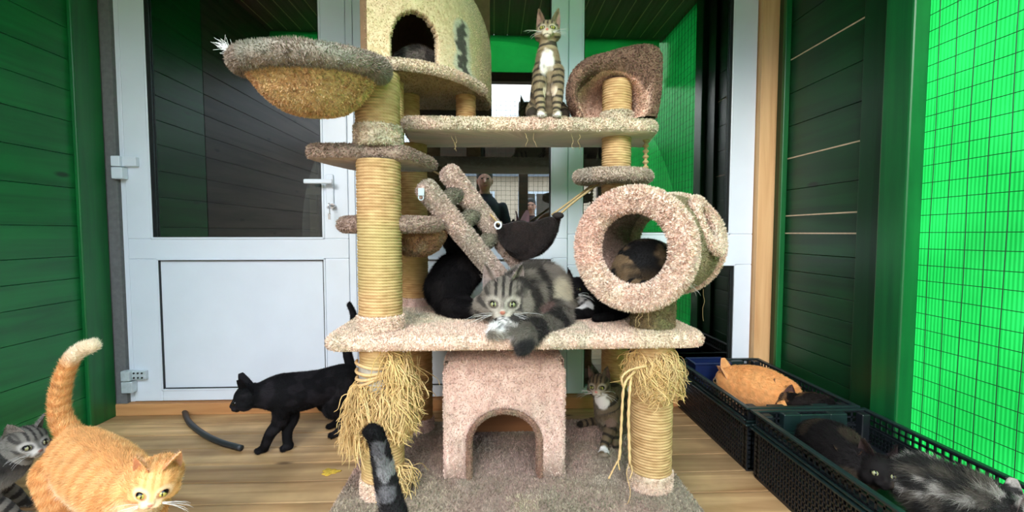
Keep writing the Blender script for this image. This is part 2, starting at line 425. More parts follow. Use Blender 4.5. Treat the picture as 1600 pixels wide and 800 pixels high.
mk('trim_8', box(XR-0.042, XR+0.012, 1.31, 1.41, 0, ZC), M['green_wood_z'], kind='structure', bevel=0.006)
# bare pine upright between the window frame and the green corner
mk('trim_9', box(fx(1177), fx(1214), 1.99, 2.08, 0.052, ZC), M['pine'], kind='structure', bevel=0.003)
# low board under the mesh, roof, header
mk('ceiling', join([box(-1.72+0.102*k, -1.72+0.102*k+0.0985, 0.5, 2.08, ZC, ZC+0.03) for k in range(31)] + [box(-1.74, 1.44, 0.5, 2.08, ZC+0.031, ZC+0.05)]), M['darkroof'], kind='structure')
mk('trim_10', box(-1.66, 1.30, 0.50, 0.58, 1.95, 2.02), M['darkbeam'], kind='structure', bevel=0.004)
mk('trim_14', join([box(-1.72+0.102*k-0.0045, -1.72+0.102*k+0.001, 0.59, 2.07, ZC-0.003, ZC+0.001) for k in range(1, 31)]), M['raw'], kind='structure')
hd = mk('polycarbonate_header', box(-1.66, 1.30, 0.55, 0.556, 2.02, 2.30), M['poly'])
tag(hd, 'green translucent plastic strip under the porch roof edge, seen reflected in the glass', 'plastic sheet')

# ---- right side: wire mesh with green polycarbonate outside
sh = mk('polycarbonate_sheet', box(1.335, 1.341, -0.8, 1.40, -0.02, ZC+0.1), M['poly'])
tag(sh, 'bright green translucent ribbed plastic sheet behind the wire mesh on the right', 'plastic sheet')
def wire_panel(a, b, z0, z1, pitch, rad, wob=0.002, seg=5):
    a = Vector(a); b = Vector(b); u = (b-a).normalized(); L = (b-a).length; nrm = Vector((u.y, -u.x, 0)); ps = []; r = random.Random(5)
    n = int(L/pitch)
    for i in range(n+1):
        ph = r.random()*6
        ps.append(tube([a + u*(pitch*i + wob*math.sin(ph+k*1.3)) + Vector((0,0,z0+(z1-z0)*k/14)) for k in range(15)], rad, seg, False))
    m = int((z1-z0)/pitch)
    for j in range(m+1):
        ph = r.random()*6
        ps.append(tube([a + u*(L*k/10) + nrm*rad*1.6 + Vector((0,0,z0+pitch*j + wob*math.sin(ph+k*1.1))) for k in range(11)], rad, seg, False))
    return join(ps)
wm = mk('wire_mesh', wire_panel((1.298, -0.8, 0), (1.298, 1.32, 0), 0.01, 2.28, 0.0495, 0.0011), M['wire'], smooth=True)
tag(wm, 'square wire mesh stretched across the green sheet on the right', 'wire mesh')
# ---- fence behind the photographer, seen only in the reflections
wm2 = mk('wire_mesh', wire_panel((-1.66, -0.80, 0), (1.30, -0.80, 0), 0.0, 2.2, 0.05, 0.0015, seg=4), M['wire'], smooth=True)
tag(wm2, 'square wire mesh fence behind the person, seen reflected in the glass', 'wire mesh')
for px, w in ((752, 0.05), (818, 0.05), (-260, 0.05), (1500, 0.05)):
    x = (px-770)/FPX*4.85
    if x < -1.6: x = -1.2
    if x > 1.2: x = 1.2
    mk('trim_11', box(x-w, x+w, -0.90, -0.82, -0.06, 2.2), M['darkbeam'], kind='structure', bevel=0.004)
mk('trim_12', box(-1.7, 1.34, -0.91, -0.82, 1.56, 1.74), M['darkbeam'], kind='structure', bevel=0.004)
# building across the yard
bl = thing('house', 'pale cream house across the yard, seen reflected in the glass', 'house', (0, -7.5, -0.06))
mk('wall', box(-8, 8, -8.0, -7.5, -0.06, 2.3), M['cream'], bl)
mk('roof', ([(-8.3,-7.2,2.3),(8.3,-7.2,2.3),(8.3,-9.5,3.1),(-8.3,-9.5,3.1),(-8.3,-7.2,2.2),(8.3,-7.2,2.2),(8.3,-9.5,3.0),(-8.3,-9.5,3.0)], [(0,1,2,3),(7,6,5,4),(0,4,5,1),(1,5,6,2),(2,6,7,3),(3,7,4,0)]), M['slate'], bl)
for x in (-5.2, -2.6, -0.4, 1.1, 3.6, 6.0):
    w = mk('window', box(x-0.45, x+0.45, -7.5, -7.45, 0.85, 1.85), M['pvc'], bl)
    mk('pane', join([box(x-0.39, x-0.02, -7.45, -7.445, 0.91, 1.79), box(x+0.02, x+0.39, -7.45, -7.445, 0.91, 1.79)]), M['darkroom'], w)

# ---- white doors and window
def leaf(name, x0, x1, gx0, gx1, g0, g1, p0, p1, lower_glass=False, depth=0.0, top=2.24, bot=None, px0=None, px1=None):
    y0 = YF - depth; y1 = YF + 0.06; bot = 0.056 if bot is None else bot
    px0 = gx0 if px0 is None else px0; px1 = gx1 if px1 is None else px1
    root = mk(name, join([box(x0, gx0, y0, y1, g0, top), box(gx1, x1, y0, y1, g0, top),
                          box(x0, px0, y0, y1, bot, p1), box(px1, x1, y0, y1, bot, p1),
                          box(x0, x1, y0, y1, p1, g0), box(gx0, gx1, y0, y1, g1, top), box(px0, px1, y0, y1, bot, p0)]), M['pvc'], kind='structure', bevel=0.004)
    def bead(a, b, c, d, w=0.010):
        return join([box(a, a+w, y0-0.004, y0+0.02, c, d), box(b-w, b, y0-0.004, y0+0.02, c, d), box(a, b, y0-0.004, y0+0.02, c, c+w), box(a, b, y0-0.004, y0+0.02, d-w, d)])
    mk('glazing_bead', bead(gx0-0.003, gx1+0.003, g0-0.003, g1+0.003), M['pvc'], root, bevel=0.003)
    gk = join([box(gx0+0.007, gx0+0.010, y0-0.001, y0+0.018, g0, g1), box(gx1-0.010, gx1-0.007, y0-0.001, y0+0.018, g0, g1), box(gx0+0.007, gx1-0.007, y0-0.001, y0+0.018, g0+0.007, g0+0.010)])
    mk('gasket', gk, M['pvc_gasket'], root)
    mk('glass_pane', box(gx0+0.004, gx1-0.004, y0+0.018, y0+0.024, g0+0.004, g1-0.004), M['glass'], root)
    mk('glazing_bead', bead(px0-0.003, px1+0.003, p0-0.003, p1+0.003, 0.008), M['pvc'], root, bevel=0.002)
    if lower_glass:
        mk('gasket', join([box(px0+0.007, px0+0.010, y0-0.001, y0+0.018, p0, p1), box(px1-0.010, px1-0.007, y0-0.001, y0+0.018, p0, p1)]), M['pvc_gasket'], root)
        mk('glass_pane', box(px0+0.004, px1-0.004, y0+0.018, y0+0.024, p0+0.004, p1-0.004), M['glass'], root)
    else:
        mk('gasket', join([box(px0+0.006, px0+0.0085, y0-0.002, y0+0.012, p0, p1), box(px0+0.006, px1-0.006, y0-0.002, y0+0.012, p1-0.0085, p1-0.006), box(px0+0.006, px1-0.006, y0-0.002, y0+0.012, p0+0.006, p0+0.0085), box(px1-0.0085, px1-0.006, y0-0.002, y0+0.012, p0, p1)]), M['pvc_gasket'], root)
        mk('door_panel', box(px0+0.008, px1-0.008, y0+0.008, y0+0.03, p0+0.008, p1-0.008), M['pvc'], root)
    return root
mk('trim_13', join([box(fx(188), fx(201), YF-0.005, YF+0.08, 0.052, 2.28), box(fx(546.5), fx(557), YF-0.012, YF+0.08, 0.052, 2.28), box(fx(188), fx(1177), YF-0.004, YF+0.08, 2.245, 2.29), box(fx(201), fx(1177), YF+0.02, YF+0.08, 0.052, 0.06)]), M['pvc'], kind='structure', bevel=0.003)
zg = fz(373); zp1 = fz(404); zp0 = fz(606, px=400)
d1 = leaf('door_1', fx(202), fx(546), fx(240), fx(508), zg, 2.15, zp0, zp1, depth=0.012, px0=fx(247))
d2 = leaf('door_2', fx(557.5), fx(886), fx(600), fx(862), zg, 2.15, zp0, zp1, depth=0.012)
w1 = leaf('window_1', fx(887), fx(1176), fx(908), fx(1140), fz(366, px=1000), 2.15, fz(606, px=1000), fz(414, px=1000), True, px0=fx(912), px1=fx(1150))
# handle: escutcheon, spindle, lever, key
hz = P(520, 285, 2.0)
hb = mk('door_handle', lathe([(0.013, 0), (0.013, 0.012), (0.009, 0.014), (0.009, 0.045)], (fx(519), YF-0.012, hz.z), 20, (0,-1,0)), M['pvc'], d1, smooth=False)
mk('handle_plate', box(fx(513), fx(525), YF-0.022, YF-0.012, hz.z-0.11, hz.z+0.035), M['pvc'], d1, bevel=0.004)
mk('lever', box(fx(477, 1.97), fx(522, 1.97), YF-0.062, YF-0.050, hz.z-0.010, hz.z+0.010), M['pvc'], hb, bevel=0.005)
kp = P(520, 322, 1.995)
kb = mk('key_cylinder', lathe([(0.011, 0), (0.011, 0.012)], (kp.x, YF-0.02, kp.z), 20, (0,-1,0)), M['chrome'], d1)
mk('key', join([box(kp.x-0.0015, kp.x+0.0015, YF-0.06, YF-0.03, kp.z-0.004, kp.z+0.004), lathe([(0.011, -0.0015), (0.011, 0.0015)], (kp.x, YF-0.068, kp.z), 16, (1,0,0)), lathe([(0.013,-0.001),(0.015,-0.001),(0.015,0.001),(0.013,0.001)], (kp.x+0.002, YF-0.07, kp.z-0.022), 20, (1,0.3,0), closed=True), box(kp.x-0.003, kp.x+0.006, YF-0.075, YF-0.07, kp.z-0.06, kp.z-0.034)]), M['chrome'], kb)
for py in (262, 596):
    p = P(200, py, 1.99); xh = fx(203)
    h = mk('hinge', join([box(xh-0.032, xh+0.004, YF-0.045, YF-0.014, p.z+0.004, p.z+0.048), box(xh+0.004, xh+0.062, YF-0.032, YF-0.012, p.z+0.006, p.z+0.046), box(xh-0.032, xh+0.014, YF-0.045, YF-0.014, p.z-0.048, p.z+0.001)]), M['pvc'] if py < 400 else M['hinge'], d1, bevel=0.003)
    if py > 400:
        mk('screw', join([lathe([(0.004, 0), (0.004, 0.0025)], (xh+0.015+0.017*(k % 3), YF-0.032, p.z+0.016+0.02*(k//3)), 10, (0,-1,0)) for k in range(6)]), M['camera_black'], h)
# dim room behind the glass
mk('wall_back', join([box(-1.75, 1.45, 3.9, 3.95, -0.02, 2.4), box(-1.78, -1.72, 2.1, 3.95, -0.02, 2.4), box(1.42, 1.47, 2.1, 3.95, -0.02, 2.4), box(-1.75, 1.45, 2.1, 3.95, 2.4, 2.45), box(-1.75, 1.45, 2.09, 3.95, -0.05, -0.02)]), M['darkroom'], kind='structure')
rk = thing('shelf_rack', 'pale wooden shelf frame in the dark room behind the left door glass', 'shelf', (-1.2, 2.7, -0.02))
for x in (-1.55, -1.05, -0.55): mk('post', box(x-0.02, x+0.02, 2.68, 2.72, -0.02, 2.0), M['roomwood'], rk)
for z in (0.55, 1.02, 1.30): mk('shelf', box(-1.58, -0.52, 2.66, 2.95, z, z+0.035), M['roomwood'], rk)

# ================================================================ CRATES
def lattice(a, b, z0, z1, nv, nh, t=0.004, w=0.004, edge=0.006):
    """wall with square holes from a to b (xy), bars w wide"""
    a = Vector(a+(0,)); b = Vector(b+(0,)); u = (b-a); L = u.length; u.normalize(); ps = []
    def bar(s0, s1, za, zb):
        p = a+u*s0; q = a+u*s1; n = Vector((u.y, -u.x, 0))*t/2
        V = [tuple(p-n+Vector((0,0,za))), tuple(q-n+Vector((0,0,za))), tuple(q+n+Vector((0,0,za))), tuple(p+n+Vector((0,0,za)))]
        V += [(x, y, zb) for x, y, _ in V]
        return V, [(0,3,2,1),(4,5,6,7),(0,1,5,4),(1,2,6,5),(2,3,7,6),(3,0,4,7)]
    for i in range(nv+1):
        s = L*i/nv; ps.append(bar(s-w/2, s+w/2, z0, z1))
    for j in range(nh+1):
        z = z0+(z1-z0)*j/nh; hw = edge if j in (0, nh) else w; ps.append(bar(0, L, z-hw/2, z+hw/2))
    return ps
def make_crate(x0, x1, y0, y1, z0, z1, label, upper, group):
    t = thing('plastic_crate', label, 'crate', ((x0+x1)/2, (y0+y1)/2, z0), group)
    i = 0.014 if upper else 0.004
    def wall_set(i, za, zb, pitch, nh, w):
        c = [(x0+i, y0+i), (x1-i, y0+i), (x1-i, y1-i), (x0+i, y1-i)]; out = []
        for k in range(4):
            a, b = c[k], c[(k+1) % 4]; L = math.hypot(b[0]-a[0], b[1]-a[1]); out += lattice(a, b, za, zb, max(4, int(L/pitch)), nh, w=w)
        return out
    if upper:
        zm = z1-0.048
        mk('mesh_side', join(wall_set(i, z0+0.004, zm, 0.012, 4, 0.004)), M['crate'], t)
        mk('slotted_side', join(wall_set(0.006, zm+0.004, z1-0.006, 0.021, 2, 0.006)), M['crate'], t)
        zf = z0
    else:
        mk('mesh_side', join(wall_set(i, z0+0.010, z1-0.012, 0.013, 9, 0.0045)), M['crate'], t); zf = z0
    mk('crate_floor', box(x0+i, x1-i, y0+i, y1-i, zf, zf+0.006), M['crate'], t)
    for cx, cy in ((x0+i+0.012, y0+i+0.012), (x1-i-0.012, y0+i+0.012), (x1-i-0.012, y1-i-0.012), (x0+i+0.012, y1-i-0.012)):
        mk('corner', box(cx-0.014, cx+0.014, cy-0.014, cy+0.014, z0+0.001, z1-0.004), M['crate'], t, bevel=0.004)
    r = 0.010; L = []
    for (a, b, c, d) in ((x0-r, x1+r, y0-r, y0+0.006), (x0-r, x1+r, y1-0.006, y1+r), (x0-r, x0+0.006, y0+0.006, y1-0.006), (x1-0.006, x1+r, y0+0.006, y1-0.006)):
        L.append(box(a, b, c, d, z1-0.007, z1))
        if upper: L.append(box(a+0.004, b-0.004, c+0.004, d-0.002 if d-c < .1 else d, z1-0.052, z1-0.046))
    mk('rim', join(L), M['crate_rim'], t, bevel=0.002)
    for ye, s in ((y0, 1), (y1, -1)):   # grip blocks at the short ends
        xm = (x0+x1)/2; a, b = sorted((ye+s*0.002, ye+s*0.030))
        zt = z1-0.004; zb = z1-0.062
        mk('handle', join([box(xm-0.105, xm-0.048, a, b, zb, zt), box(xm+0.048, xm+0.105, a, b, zb, zt), box(xm-0.05, xm+0.05, a, b, zb, zt-0.026), box(xm-0.05, xm+0.05, a, a+0.006, zt-0.03, zt)]), M['crate_rim'], t, bevel=0.003)
    return t
cx0, cx1 = 0.845, 1.215
make_crate(cx0, cx1, 1.425, 1.985, 0.0, 0.165, 'black mesh plastic crate on the floor under the crate with the orange cat', False, 'lower crates')
make_crate(cx0, cx1, 1.425, 1.985, 0.117, 0.222, 'shallow black plastic crate holding the sleeping orange cat, on top of its stack', True, 'upper crates')
make_crate(cx0+0.005, cx1+0.005, 0.80, 1.395, 0.0, 0.165, 'black mesh plastic crate on the floor under the nearest crate of cats', False, 'lower crates')
make_crate(cx0+0.005, cx1+0.005, 0.80, 1.395, 0.117, 0.222, 'shallow black plastic crate nearest the camera holding dark cats, on top of its stack', True, 'upper crates')
bt = thing('storage_tub', 'blue plastic tub standing in the far corner of the orange cat\'s crate', 'tub', (0.93, 1.90, 0.124))
tx0, tx1, ty0, ty1, tz = 0.868, 1.02, 1.86, 1.945, 0.236
mk('tub_body', join([box(tx0, tx1, ty0, ty0+0.003, 0.124, tz), box(tx0, tx1, ty1-0.003, ty1, 0.124, tz), box(tx0, tx0+0.003, ty0+0.003, ty1-0.003, 0.124, tz), box(tx1-0.003, tx1, ty0+0.003, ty1-0.003, 0.124, tz), box(tx0+0.003, tx1-0.003, ty0+0.003, ty1-0.003, 0.124, 0.128)]), M['blue'], bt)
mk('tub_rim', join([box(tx0-0.006, tx1+0.006, ty0-0.006, ty0+0.003, tz-0.004, tz+0.005), box(tx0-0.006, tx1+0.006, ty1-0.003, ty1+0.006, tz-0.004, tz+0.005), box(tx0-0.006, tx0+0.003, ty0+0.003, ty1-0.003, tz-0.004, tz+0.005), box(tx1-0.003, tx1+0.006, ty0+0.003, ty1-0.003, tz-0.004, tz+0.005)]), M['blue'], bt, bevel=0.003)
# hose and stain
hp = [G(288, 642, 0.012), G(296, 660, 0.012), G(318, 678, 0.012), G(345, 691, 0.012), G(377, 700, 0.012)]
tag(mk('rubber_strip', tube(spline([tuple(p) for p in hp], 8), 0.011, 10), M['rubber'], smooth=True), 'black rubber strip curling out from under the left door', 'hose')
sc = G(516, 738, 0.0); q = []
for k in range(28):
    a = 2*PI*k/28; r = 0.034*(0.8+0.35*math.sin(3*a+1)*0.5+0.12*math.sin(7*a)); q.append((sc.x+r*math.cos(a), sc.y+r*0.75*math.sin(a), 0))
tag(mk('dried_spill', slab(q, 0.0003, 0.0035, 0.006, 3), M['yellow'], smooth=True), 'small yellow dried spill on the floor beside the frayed post', 'stain')

# ================================================================ THE CAT TREE
def S(*c): return np.array(srgb(c))
BEIGE = (S(232,212,188), S(200,172,146)); PINK = (S(238,210,196), S(206,172,158)); BROWN = (S(112,98,84), S(78,64,56)); TAN = (S(210,168,118), S(170,122,80))
DIRT = S(140,138,112)
def carpet_col(a, b, dirt=DIRT, damt=0.5, pink=None, pamt=0.0, topdirt=0.0, seed=1, extra=None):
    def f(Pt):
        n = len(Pt); t = np.clip(1.5*vnoise(Pt, 170, seed)-0.25, 0, 1)
        c = mixc(np.tile(a, (n, 1)), np.tile(b, (n, 1)), t)
        if pink is not None: c = mixc(c, np.tile(pink, (n, 1)), pamt*sstep(0.35, 0.7, vnoise(Pt, 6, seed+3)))
        c = mixc(c, np.tile(dirt, (n, 1)), damt*sstep(0.45, 0.8, 0.6*vnoise(Pt, 9, seed+5)+0.4*vnoise(Pt, 40, seed+6)))
        if extra is not None: c = extra(Pt, c)
        return c
    return f
c_beige = carpet_col(*BEIGE, pink=PINK[0], pamt=0.5)
c_pink = carpet_col(*PINK, damt=0.3, seed=4)
c_brown = carpet_col(*BROWN, dirt=S(60,52,46), damt=0.4, seed=6)
c_tan = carpet_col(*TAN, dirt=S(196,178,110), damt=0.7, seed=7)
def carpet(name, VF, col, parent, dens=90000, length=0.0065, width=0.0042, **kw):
    V, F = fixed(VF)
    V, F, c = fuzz(V, F, col, dens, length, width, lift=0.8, rand=0.55, var=0.32, **kw)
    return mk(name, (V, F), M['carpet'], parent, colors=c)
tree = thing('cat_tree', 'large worn beige carpeted cat tree with sisal posts and tunnel before the white doors', 'cat tree', (0.06, 1.55, 0.0))

SA = S(212,178,128); SB = S(162,124,78); SG = S(176,162,106)
def sisal_post(x, y, z0, z1, R, parent=tree, tint=0.0, pitch=0.0085, fade=None):
    nt = 128; per = 6; nz = int((z1-z0)/pitch*per)
    zi = np.arange(nz+1)/per; th = np.linspace(0, 2*PI, nt, endpoint=False)
    ZZ, TT = np.meshgrid(zi, th, indexing='ij')
    u = (ZZ + TT/(2*PI)) % 1.0
    r = R + 0.0042*np.sqrt(np.maximum(0, 1-(2*u-1)**2)) + 0.0005*np.sin(TT*44+u*9)
    r += 0.0006*np.sin(ZZ*1.9)
    X = x + r*np.cos(TT); Y = y + r*np.sin(TT); Z = z0 + ZZ*pitch
    V = np.stack([X, Y, Z], -1).reshape(-1, 3)
    i, k = np.meshgrid(np.arange(nz), np.arange(nt), indexing='ij'); k2 = (k+1) % nt
    F = np.stack([i*nt+k, i*nt+k2, (i+1)*nt+k2, (i+1)*nt+k], -1).reshape(-1, 4)
    t = vnoise(V*np.array([1, 1, 2.5]), 60, 3); c = mixc(np.tile(SA, (len(V), 1)), np.tile(SB, (len(V), 1)), 0.75*t)
    c = mixc(c, np.tile(SG, (len(V), 1)), 0.6*sstep(0.5, 0.8, vnoise(V, 8, 9)))
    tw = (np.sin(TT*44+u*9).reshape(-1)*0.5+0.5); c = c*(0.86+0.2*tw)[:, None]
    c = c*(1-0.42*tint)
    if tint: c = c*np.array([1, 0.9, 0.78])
    return mk('sisal_post', (V, F), M['sisal'], parent, smooth=True, colors=c)
def collar(x, y, z0, z1, R, col=c_beige, parent=tree, name='carpet_collar'):
    n = 14; prof = [(R-0.006, z0)] + [(R, z0+0.003+(z1-z0-0.006)*k/n) for k in range(n+1)] + [(R-0.006, z1)]
    return carpet(name, lathe(prof, (x, y, 0), 48), col, parent, dens=120000, length=0.006)

def at(px, py, Y): p = P(px, py, Y); return (p.x, p.y, p.z)
# ---- base
BZ = 0.032
bl_ = P(500, 363, 1.20).x
def base_extra(Pt, c):
    # worn pale paw shaped patch near the front edge
    w = np.zeros(len(Pt)); g = G(822, 792, BZ)
    for dx, dy, r in ((0, 0, 0.036), (-0.045, 0.035, 0.012), (-0.018, 0.052, 0.013), (0.016, 0.052, 0.013), (0.042, 0.035, 0.012)):
        d = np.hypot((Pt[:, 0]-g.x-dx), (Pt[:, 1]-g.y-dy)); w = np.maximum(w, sstep(r*1.15, r*0.8, d))
    c = mixc(c, np.tile(S(206,190,160), (len(c), 1)), 0.75*w)
    s = sstep(0.62, 0.8, vnoise(Pt, 14, 31)); c = mixc(c, np.tile(S(196,184,164), (len(c), 1)), 0.45*s)
    return c
c_base = carpet_col(S(176,162,140), S(134,118,102), dirt=S(120,112,90), damt=0.6, pink=S(180,142,134), pamt=0.55, seed=12, extra=base_extra)
carpet('carpeted_base', slab(round_poly([(-0.455, 1.10), (0.585, 1.10), (0.585, 1.80), (-0.455, 1.80)], 0.03), 0.0, BZ, 0.015, 5), c_base, tree, dens=70000, length=0.007, mask=lambda R, N: N[:, 2] > -0.5)

# ---- post positions
AX, AY, AR = P(594, 420, 1.31).x, 1.31, 0.058
DX, DY = P(1018, 600, 1.31).x, 1.31           # right front post
BX, BY = P(648, 420, 1.73).x, 1.73            # left rear post
CX_, CY_ = P(963, 240, 1.58).x, 1.58          # right upper post
EX, EY = P(962, 590, 1.70).x, 1.72            # right rear lower post
RB = 0.047
PZ0, PZ1 = 0.472, 0.518                        # main platform
# lower posts
def lower_post(x, y, R, tint, ztop=PZ0, foot=c_beige, foot_h=0.052):
    sisal_post(x, y, BZ+foot_h-0.004, ztop+0.003, R, tint=tint); collar(x, y, BZ-0.002, BZ+foot_h, R+0.006, foot)
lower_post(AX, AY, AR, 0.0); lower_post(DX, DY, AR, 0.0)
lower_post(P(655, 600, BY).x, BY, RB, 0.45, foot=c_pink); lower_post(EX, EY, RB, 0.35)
# bare board where the sisal has come off the left front post
zt = P(600, 603, 1.25).z
mk('bare_cardboard_core', lathe([(AR+0.0036, zt-0.06), (AR+0.0042, zt-0.03), (AR+0.0042, zt+0.045), (AR+0.003, zt+0.055)], (AX, AY, 0), 48), mat_plain('grey_cardboard', (178, 172, 158), 0.9, bump=0.3), tree, smooth=True)
# ---- main platform
c_plat = carpet_col(S(238,220,196), S(200,178,152), dirt=S(176,172,146), damt=0.7, pink=S(226,190,176), pamt=0.5, seed=21)
carpet('main_platform', slab(round_poly([(P(503, 535, 1.225).x, 1.215), (P(1106, 535, 1.225).x, 1.215), (0.60, 1.84), (-0.47, 1.84)], [0.055, 0.055, 0.03, 0.03]), PZ0, PZ1, 0.012), c_plat, tree, dens=110000, length=0.006, mask=lambda R, N: (N[:, 2] > -0.7))
# ---- house under platform
hx0, hx1 = P(694, 700, 1.365).x, P(882, 700, 1.365).x; hy0, hy1 = 1.365, 1.70; hz0, hz1 = BZ, P(780, 566, 1.38).z
ax0, ax1 = P(730, 700, 1.365).x, P(846, 700, 1.365).x; axm = (ax0+ax1)/2; ar = (ax1-ax0)/2
def arch_front():
    """front board with arched doorway and rounded upper edge toward the roof"""
    out = []; w = 0.042; n = 24
    spring = P(780, 692, 1.365).z
    inner = [(ax0, hz0)] + [(axm-ar*math.cos(PI*k/n), spring+ar*0.92*math.sin(PI*k/n)) for k in range(n+1)] + [(ax1, hz0)]
    m = len(inner); outer = []
    for k in range(m):
        t = k/(m-1)
        if t < 0.25: outer.append((hx0, hz0+(hz1-0.0-hz0)*t/0.25))
        elif t < 0.75: outer.append((hx0+(hx1-hx0)*(t-0.25)/0.5, hz1))
        else: outer.append((hx1, hz1-(hz1-hz0)*(t-0.75)/0.25))
    V = []; F = []
    for yy in (hy0, hy0+0.035):
        for a, b in zip(inner, outer):
            for s in range(9): V.append((a[0]+(b[0]-a[0])*s/8, yy, a[1]+(b[1]-a[1])*s/8))
    L = m*9
    for i in range(m-1):
        for s in range(8):
            a = i*9+s; F.append((a, a+1, a+10, a+9)); F.append((L+a, L+a+9, L+a+10, L+a+1))
        F.append((i*9, i*9+9, L+i*9+9, L+i*9)); F.append((i*9+8, L+i*9+8, L+i*9+17, i*9+17))
    for i in (0, m-1):
        for s in range(8): a = i*9+s; F.append((a, L+a, L+a+1, a+1))
    V = [(x, yy + 0.0, z) for x, yy, z in V]
    # round the top: pull the front upper edge back
    V = [(x, yy + (0.03*max(0, (z-(hz1-0.035))/0.035)**2 if yy < hy0+0.01 else 0), z) for x, yy, z in V]
    return V, F
house = carpet('cubby_house', arch_front(), c_pink, tree, dens=90000, length=0.0055)
def shell(): return join([box(hx0, hx0+0.03, hy0+0.036, hy1, hz0, hz1), box(hx1-0.03, hx1, hy0+0.036, hy1, hz0, hz1), box(hx0, hx1, hy0+0.036, hy1, hz1-0.03, hz1)])
carpet('house_shell', shell(), c_pink, house, dens=60000, length=0.0055)
mk('house_back', box(hx0+0.03, hx1-0.03, hy1-0.012, hy1, hz0+0.001, hz1-0.03), M['plywood'], house)
n = 30; spring = P(780, 692, 1.365).z; pts = [(ax0+0.001, hz0)] + [(ax0+0.001, hz0+(spring-hz0)*k/5) for k in range(1, 5)] + [(axm-(ar-0.001)*math.cos(PI*k/n), spring+(ar*0.92-0.001)*math.sin(PI*k/n)) for k in range(n+1)] + [(ax1-0.001, hz0+(spring-hz0)*k/5) for k in range(4, 0, -1)] + [(ax1-0.001, hz0)]
V = []; F = []
for (x, z) in pts:
    q = Vector((x-axm, 0, max(0.0, z-spring))).normalized() if z > spring-0.001 else Vector((1 if x > axm else -1, 0, 0))
    for yy, off in ((hy0-0.008, 0.004), (hy0-0.010, 0.012), (hy0+0.036, 0.012), (hy0+0.036, -0.001), (hy0-0.006, -0.001)):
        V.append((x+q.x*(off-0.010), yy, z+q.z*(off-0.010)))
for i in range(len(pts)-1):
    for k in range(5): F.append((i*5+k, i*5+(k+1) % 5, (i+1)*5+(k+1) % 5, (i+1)*5+k))
carpet('arch_edging', (V, F), carpet_col(S(164,128,108), S(128,94,78), seed=15), house, dens=160000, length=0.005)

# ---- middle posts
collar(AX, AY, PZ1, P(594, 491, 1.30).z, AR+0.007, c_plat)
sisal_post(AX, AY, P(594, 491, 1.30).z-0.003, 1.005, AR)
collar(BX, BY, PZ1, PZ1+0.035, RB+0.006, c_pink)
zTop0, zTop1 = P(800, 207, 1.50).z, P(800, 184, 1.50).z    # upper platform
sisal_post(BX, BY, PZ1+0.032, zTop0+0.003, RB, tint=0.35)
# shelf one
s1z0, s1z1 = P(560, 250, 1.27).z, P(560, 224, 1.27).z
c_shelf1 = carpet_col(S(176,152,136), S(136,114,100), dirt=S(128,134,114), damt=0.7, seed=25)
shelf1_poly = round_poly([(P(470, 240, 1.27).x, 1.26), (P(634, 240, 1.27).x, 1.262), (P(686, 262, 1.52).x, 1.53), (P(555, 262, 1.52).x, 1.53), (P(505, 250, 1.36).x, 1.40)], [0.05, 0.07, 0.03, 0.03, 0.08])
carpet('shelf', slab(shelf1_poly, s1z0, s1z1, 0.012), c_shelf1, tree, dens=110000, length=0.006, mask=lambda R, N: N[:, 2] > -0.8)
# post above shelf one, up to the bowl
collar(AX, AY, s1z1-0.002, P(594, 197, 1.30).z, AR+0.007, c_plat)
bowl_z = P(480, 92, 1.2).z
sisal_post(AX, AY, P(594, 197, 1.30).z-0.003, bowl_z-0.0, AR)
# ---- bowl bed (upper left)
bc = Vector((P(490, 100, 1.18).x, 1.18, P(481, 106, 1.18).z)); bR = 0.163
tilt = Matrix.Rotation(math.radians(8.5), 3, 'X')
def tl(VF, c=bc, rot=tilt): return [tuple(c + rot @ (Vector(v)-c)) for v in VF[0]], VF[1]
rimp = [(bR+0.026*math.cos(2*PI*k/16), 0.026*math.sin(2*PI*k/16)) for k in range(16)]
c_rim = carpet_col(S(164,150,134), S(120,106,92), dirt=S(136,138,122), damt=0.8, seed=28)
bowl = carpet('bowl_bed', tl(lathe([(r, h-0.012) for r, h in [(0.001, -0.106), (0.04, -0.104), (0.073, -0.095), (0.102, -0.076), (0.126, -0.052), (0.146, -0.022), (0.160, 0.0), (0.154, 0.0), (0.140, -0.02), (0.120, -0.047), (0.096, -0.07), (0.069, -0.088), (0.037, -0.097), (0.001, -0.099)]], bc, 72)), carpet_col(S(240,206,160), S(180,126,80), dirt=S(226,208,150), damt=0.6, seed=7), tree, dens=120000, length=0.006, width=0.005)
def sgs(base, blo): 
    return lambda R: base + blo*sstep(0.4, 0.8, vnoise(R, 10, 44))
carpet('bowl_rim', tl(lathe(rimp, bc, 96, closed=True)), c_rim, bowl, dens=150000, length=0.0075, width=0.0022, lenfn=sgs(0.8, 0.8))
# clump of shed hair on the rim
hs_ = []
rr = random.Random(11)
for k in range(130):
    a = math.radians(rr.uniform(168, 208)); p = bc + tilt @ Vector(((bR+0.02)*math.cos(a), (bR+0.02)*math.sin(a), 0.024))
    d = Vector((math.cos(a)*rr.uniform(0.2, 1.0), rr.uniform(-.4, .4), rr.uniform(0.1, 0.9))).normalized()*rr.uniform(0.01, 0.04)
    hs_.append(tube([p, p+d*0.5+Vector((0, 0, rr.uniform(-.004, .006))), p+d+Vector((rr.uniform(-.008, .008), 0, rr.uniform(-.008, .004)))], 0.0003, 3, False))
mk('shed_hair', join(hs_), M['whisker'], bowl, kind='stuff')
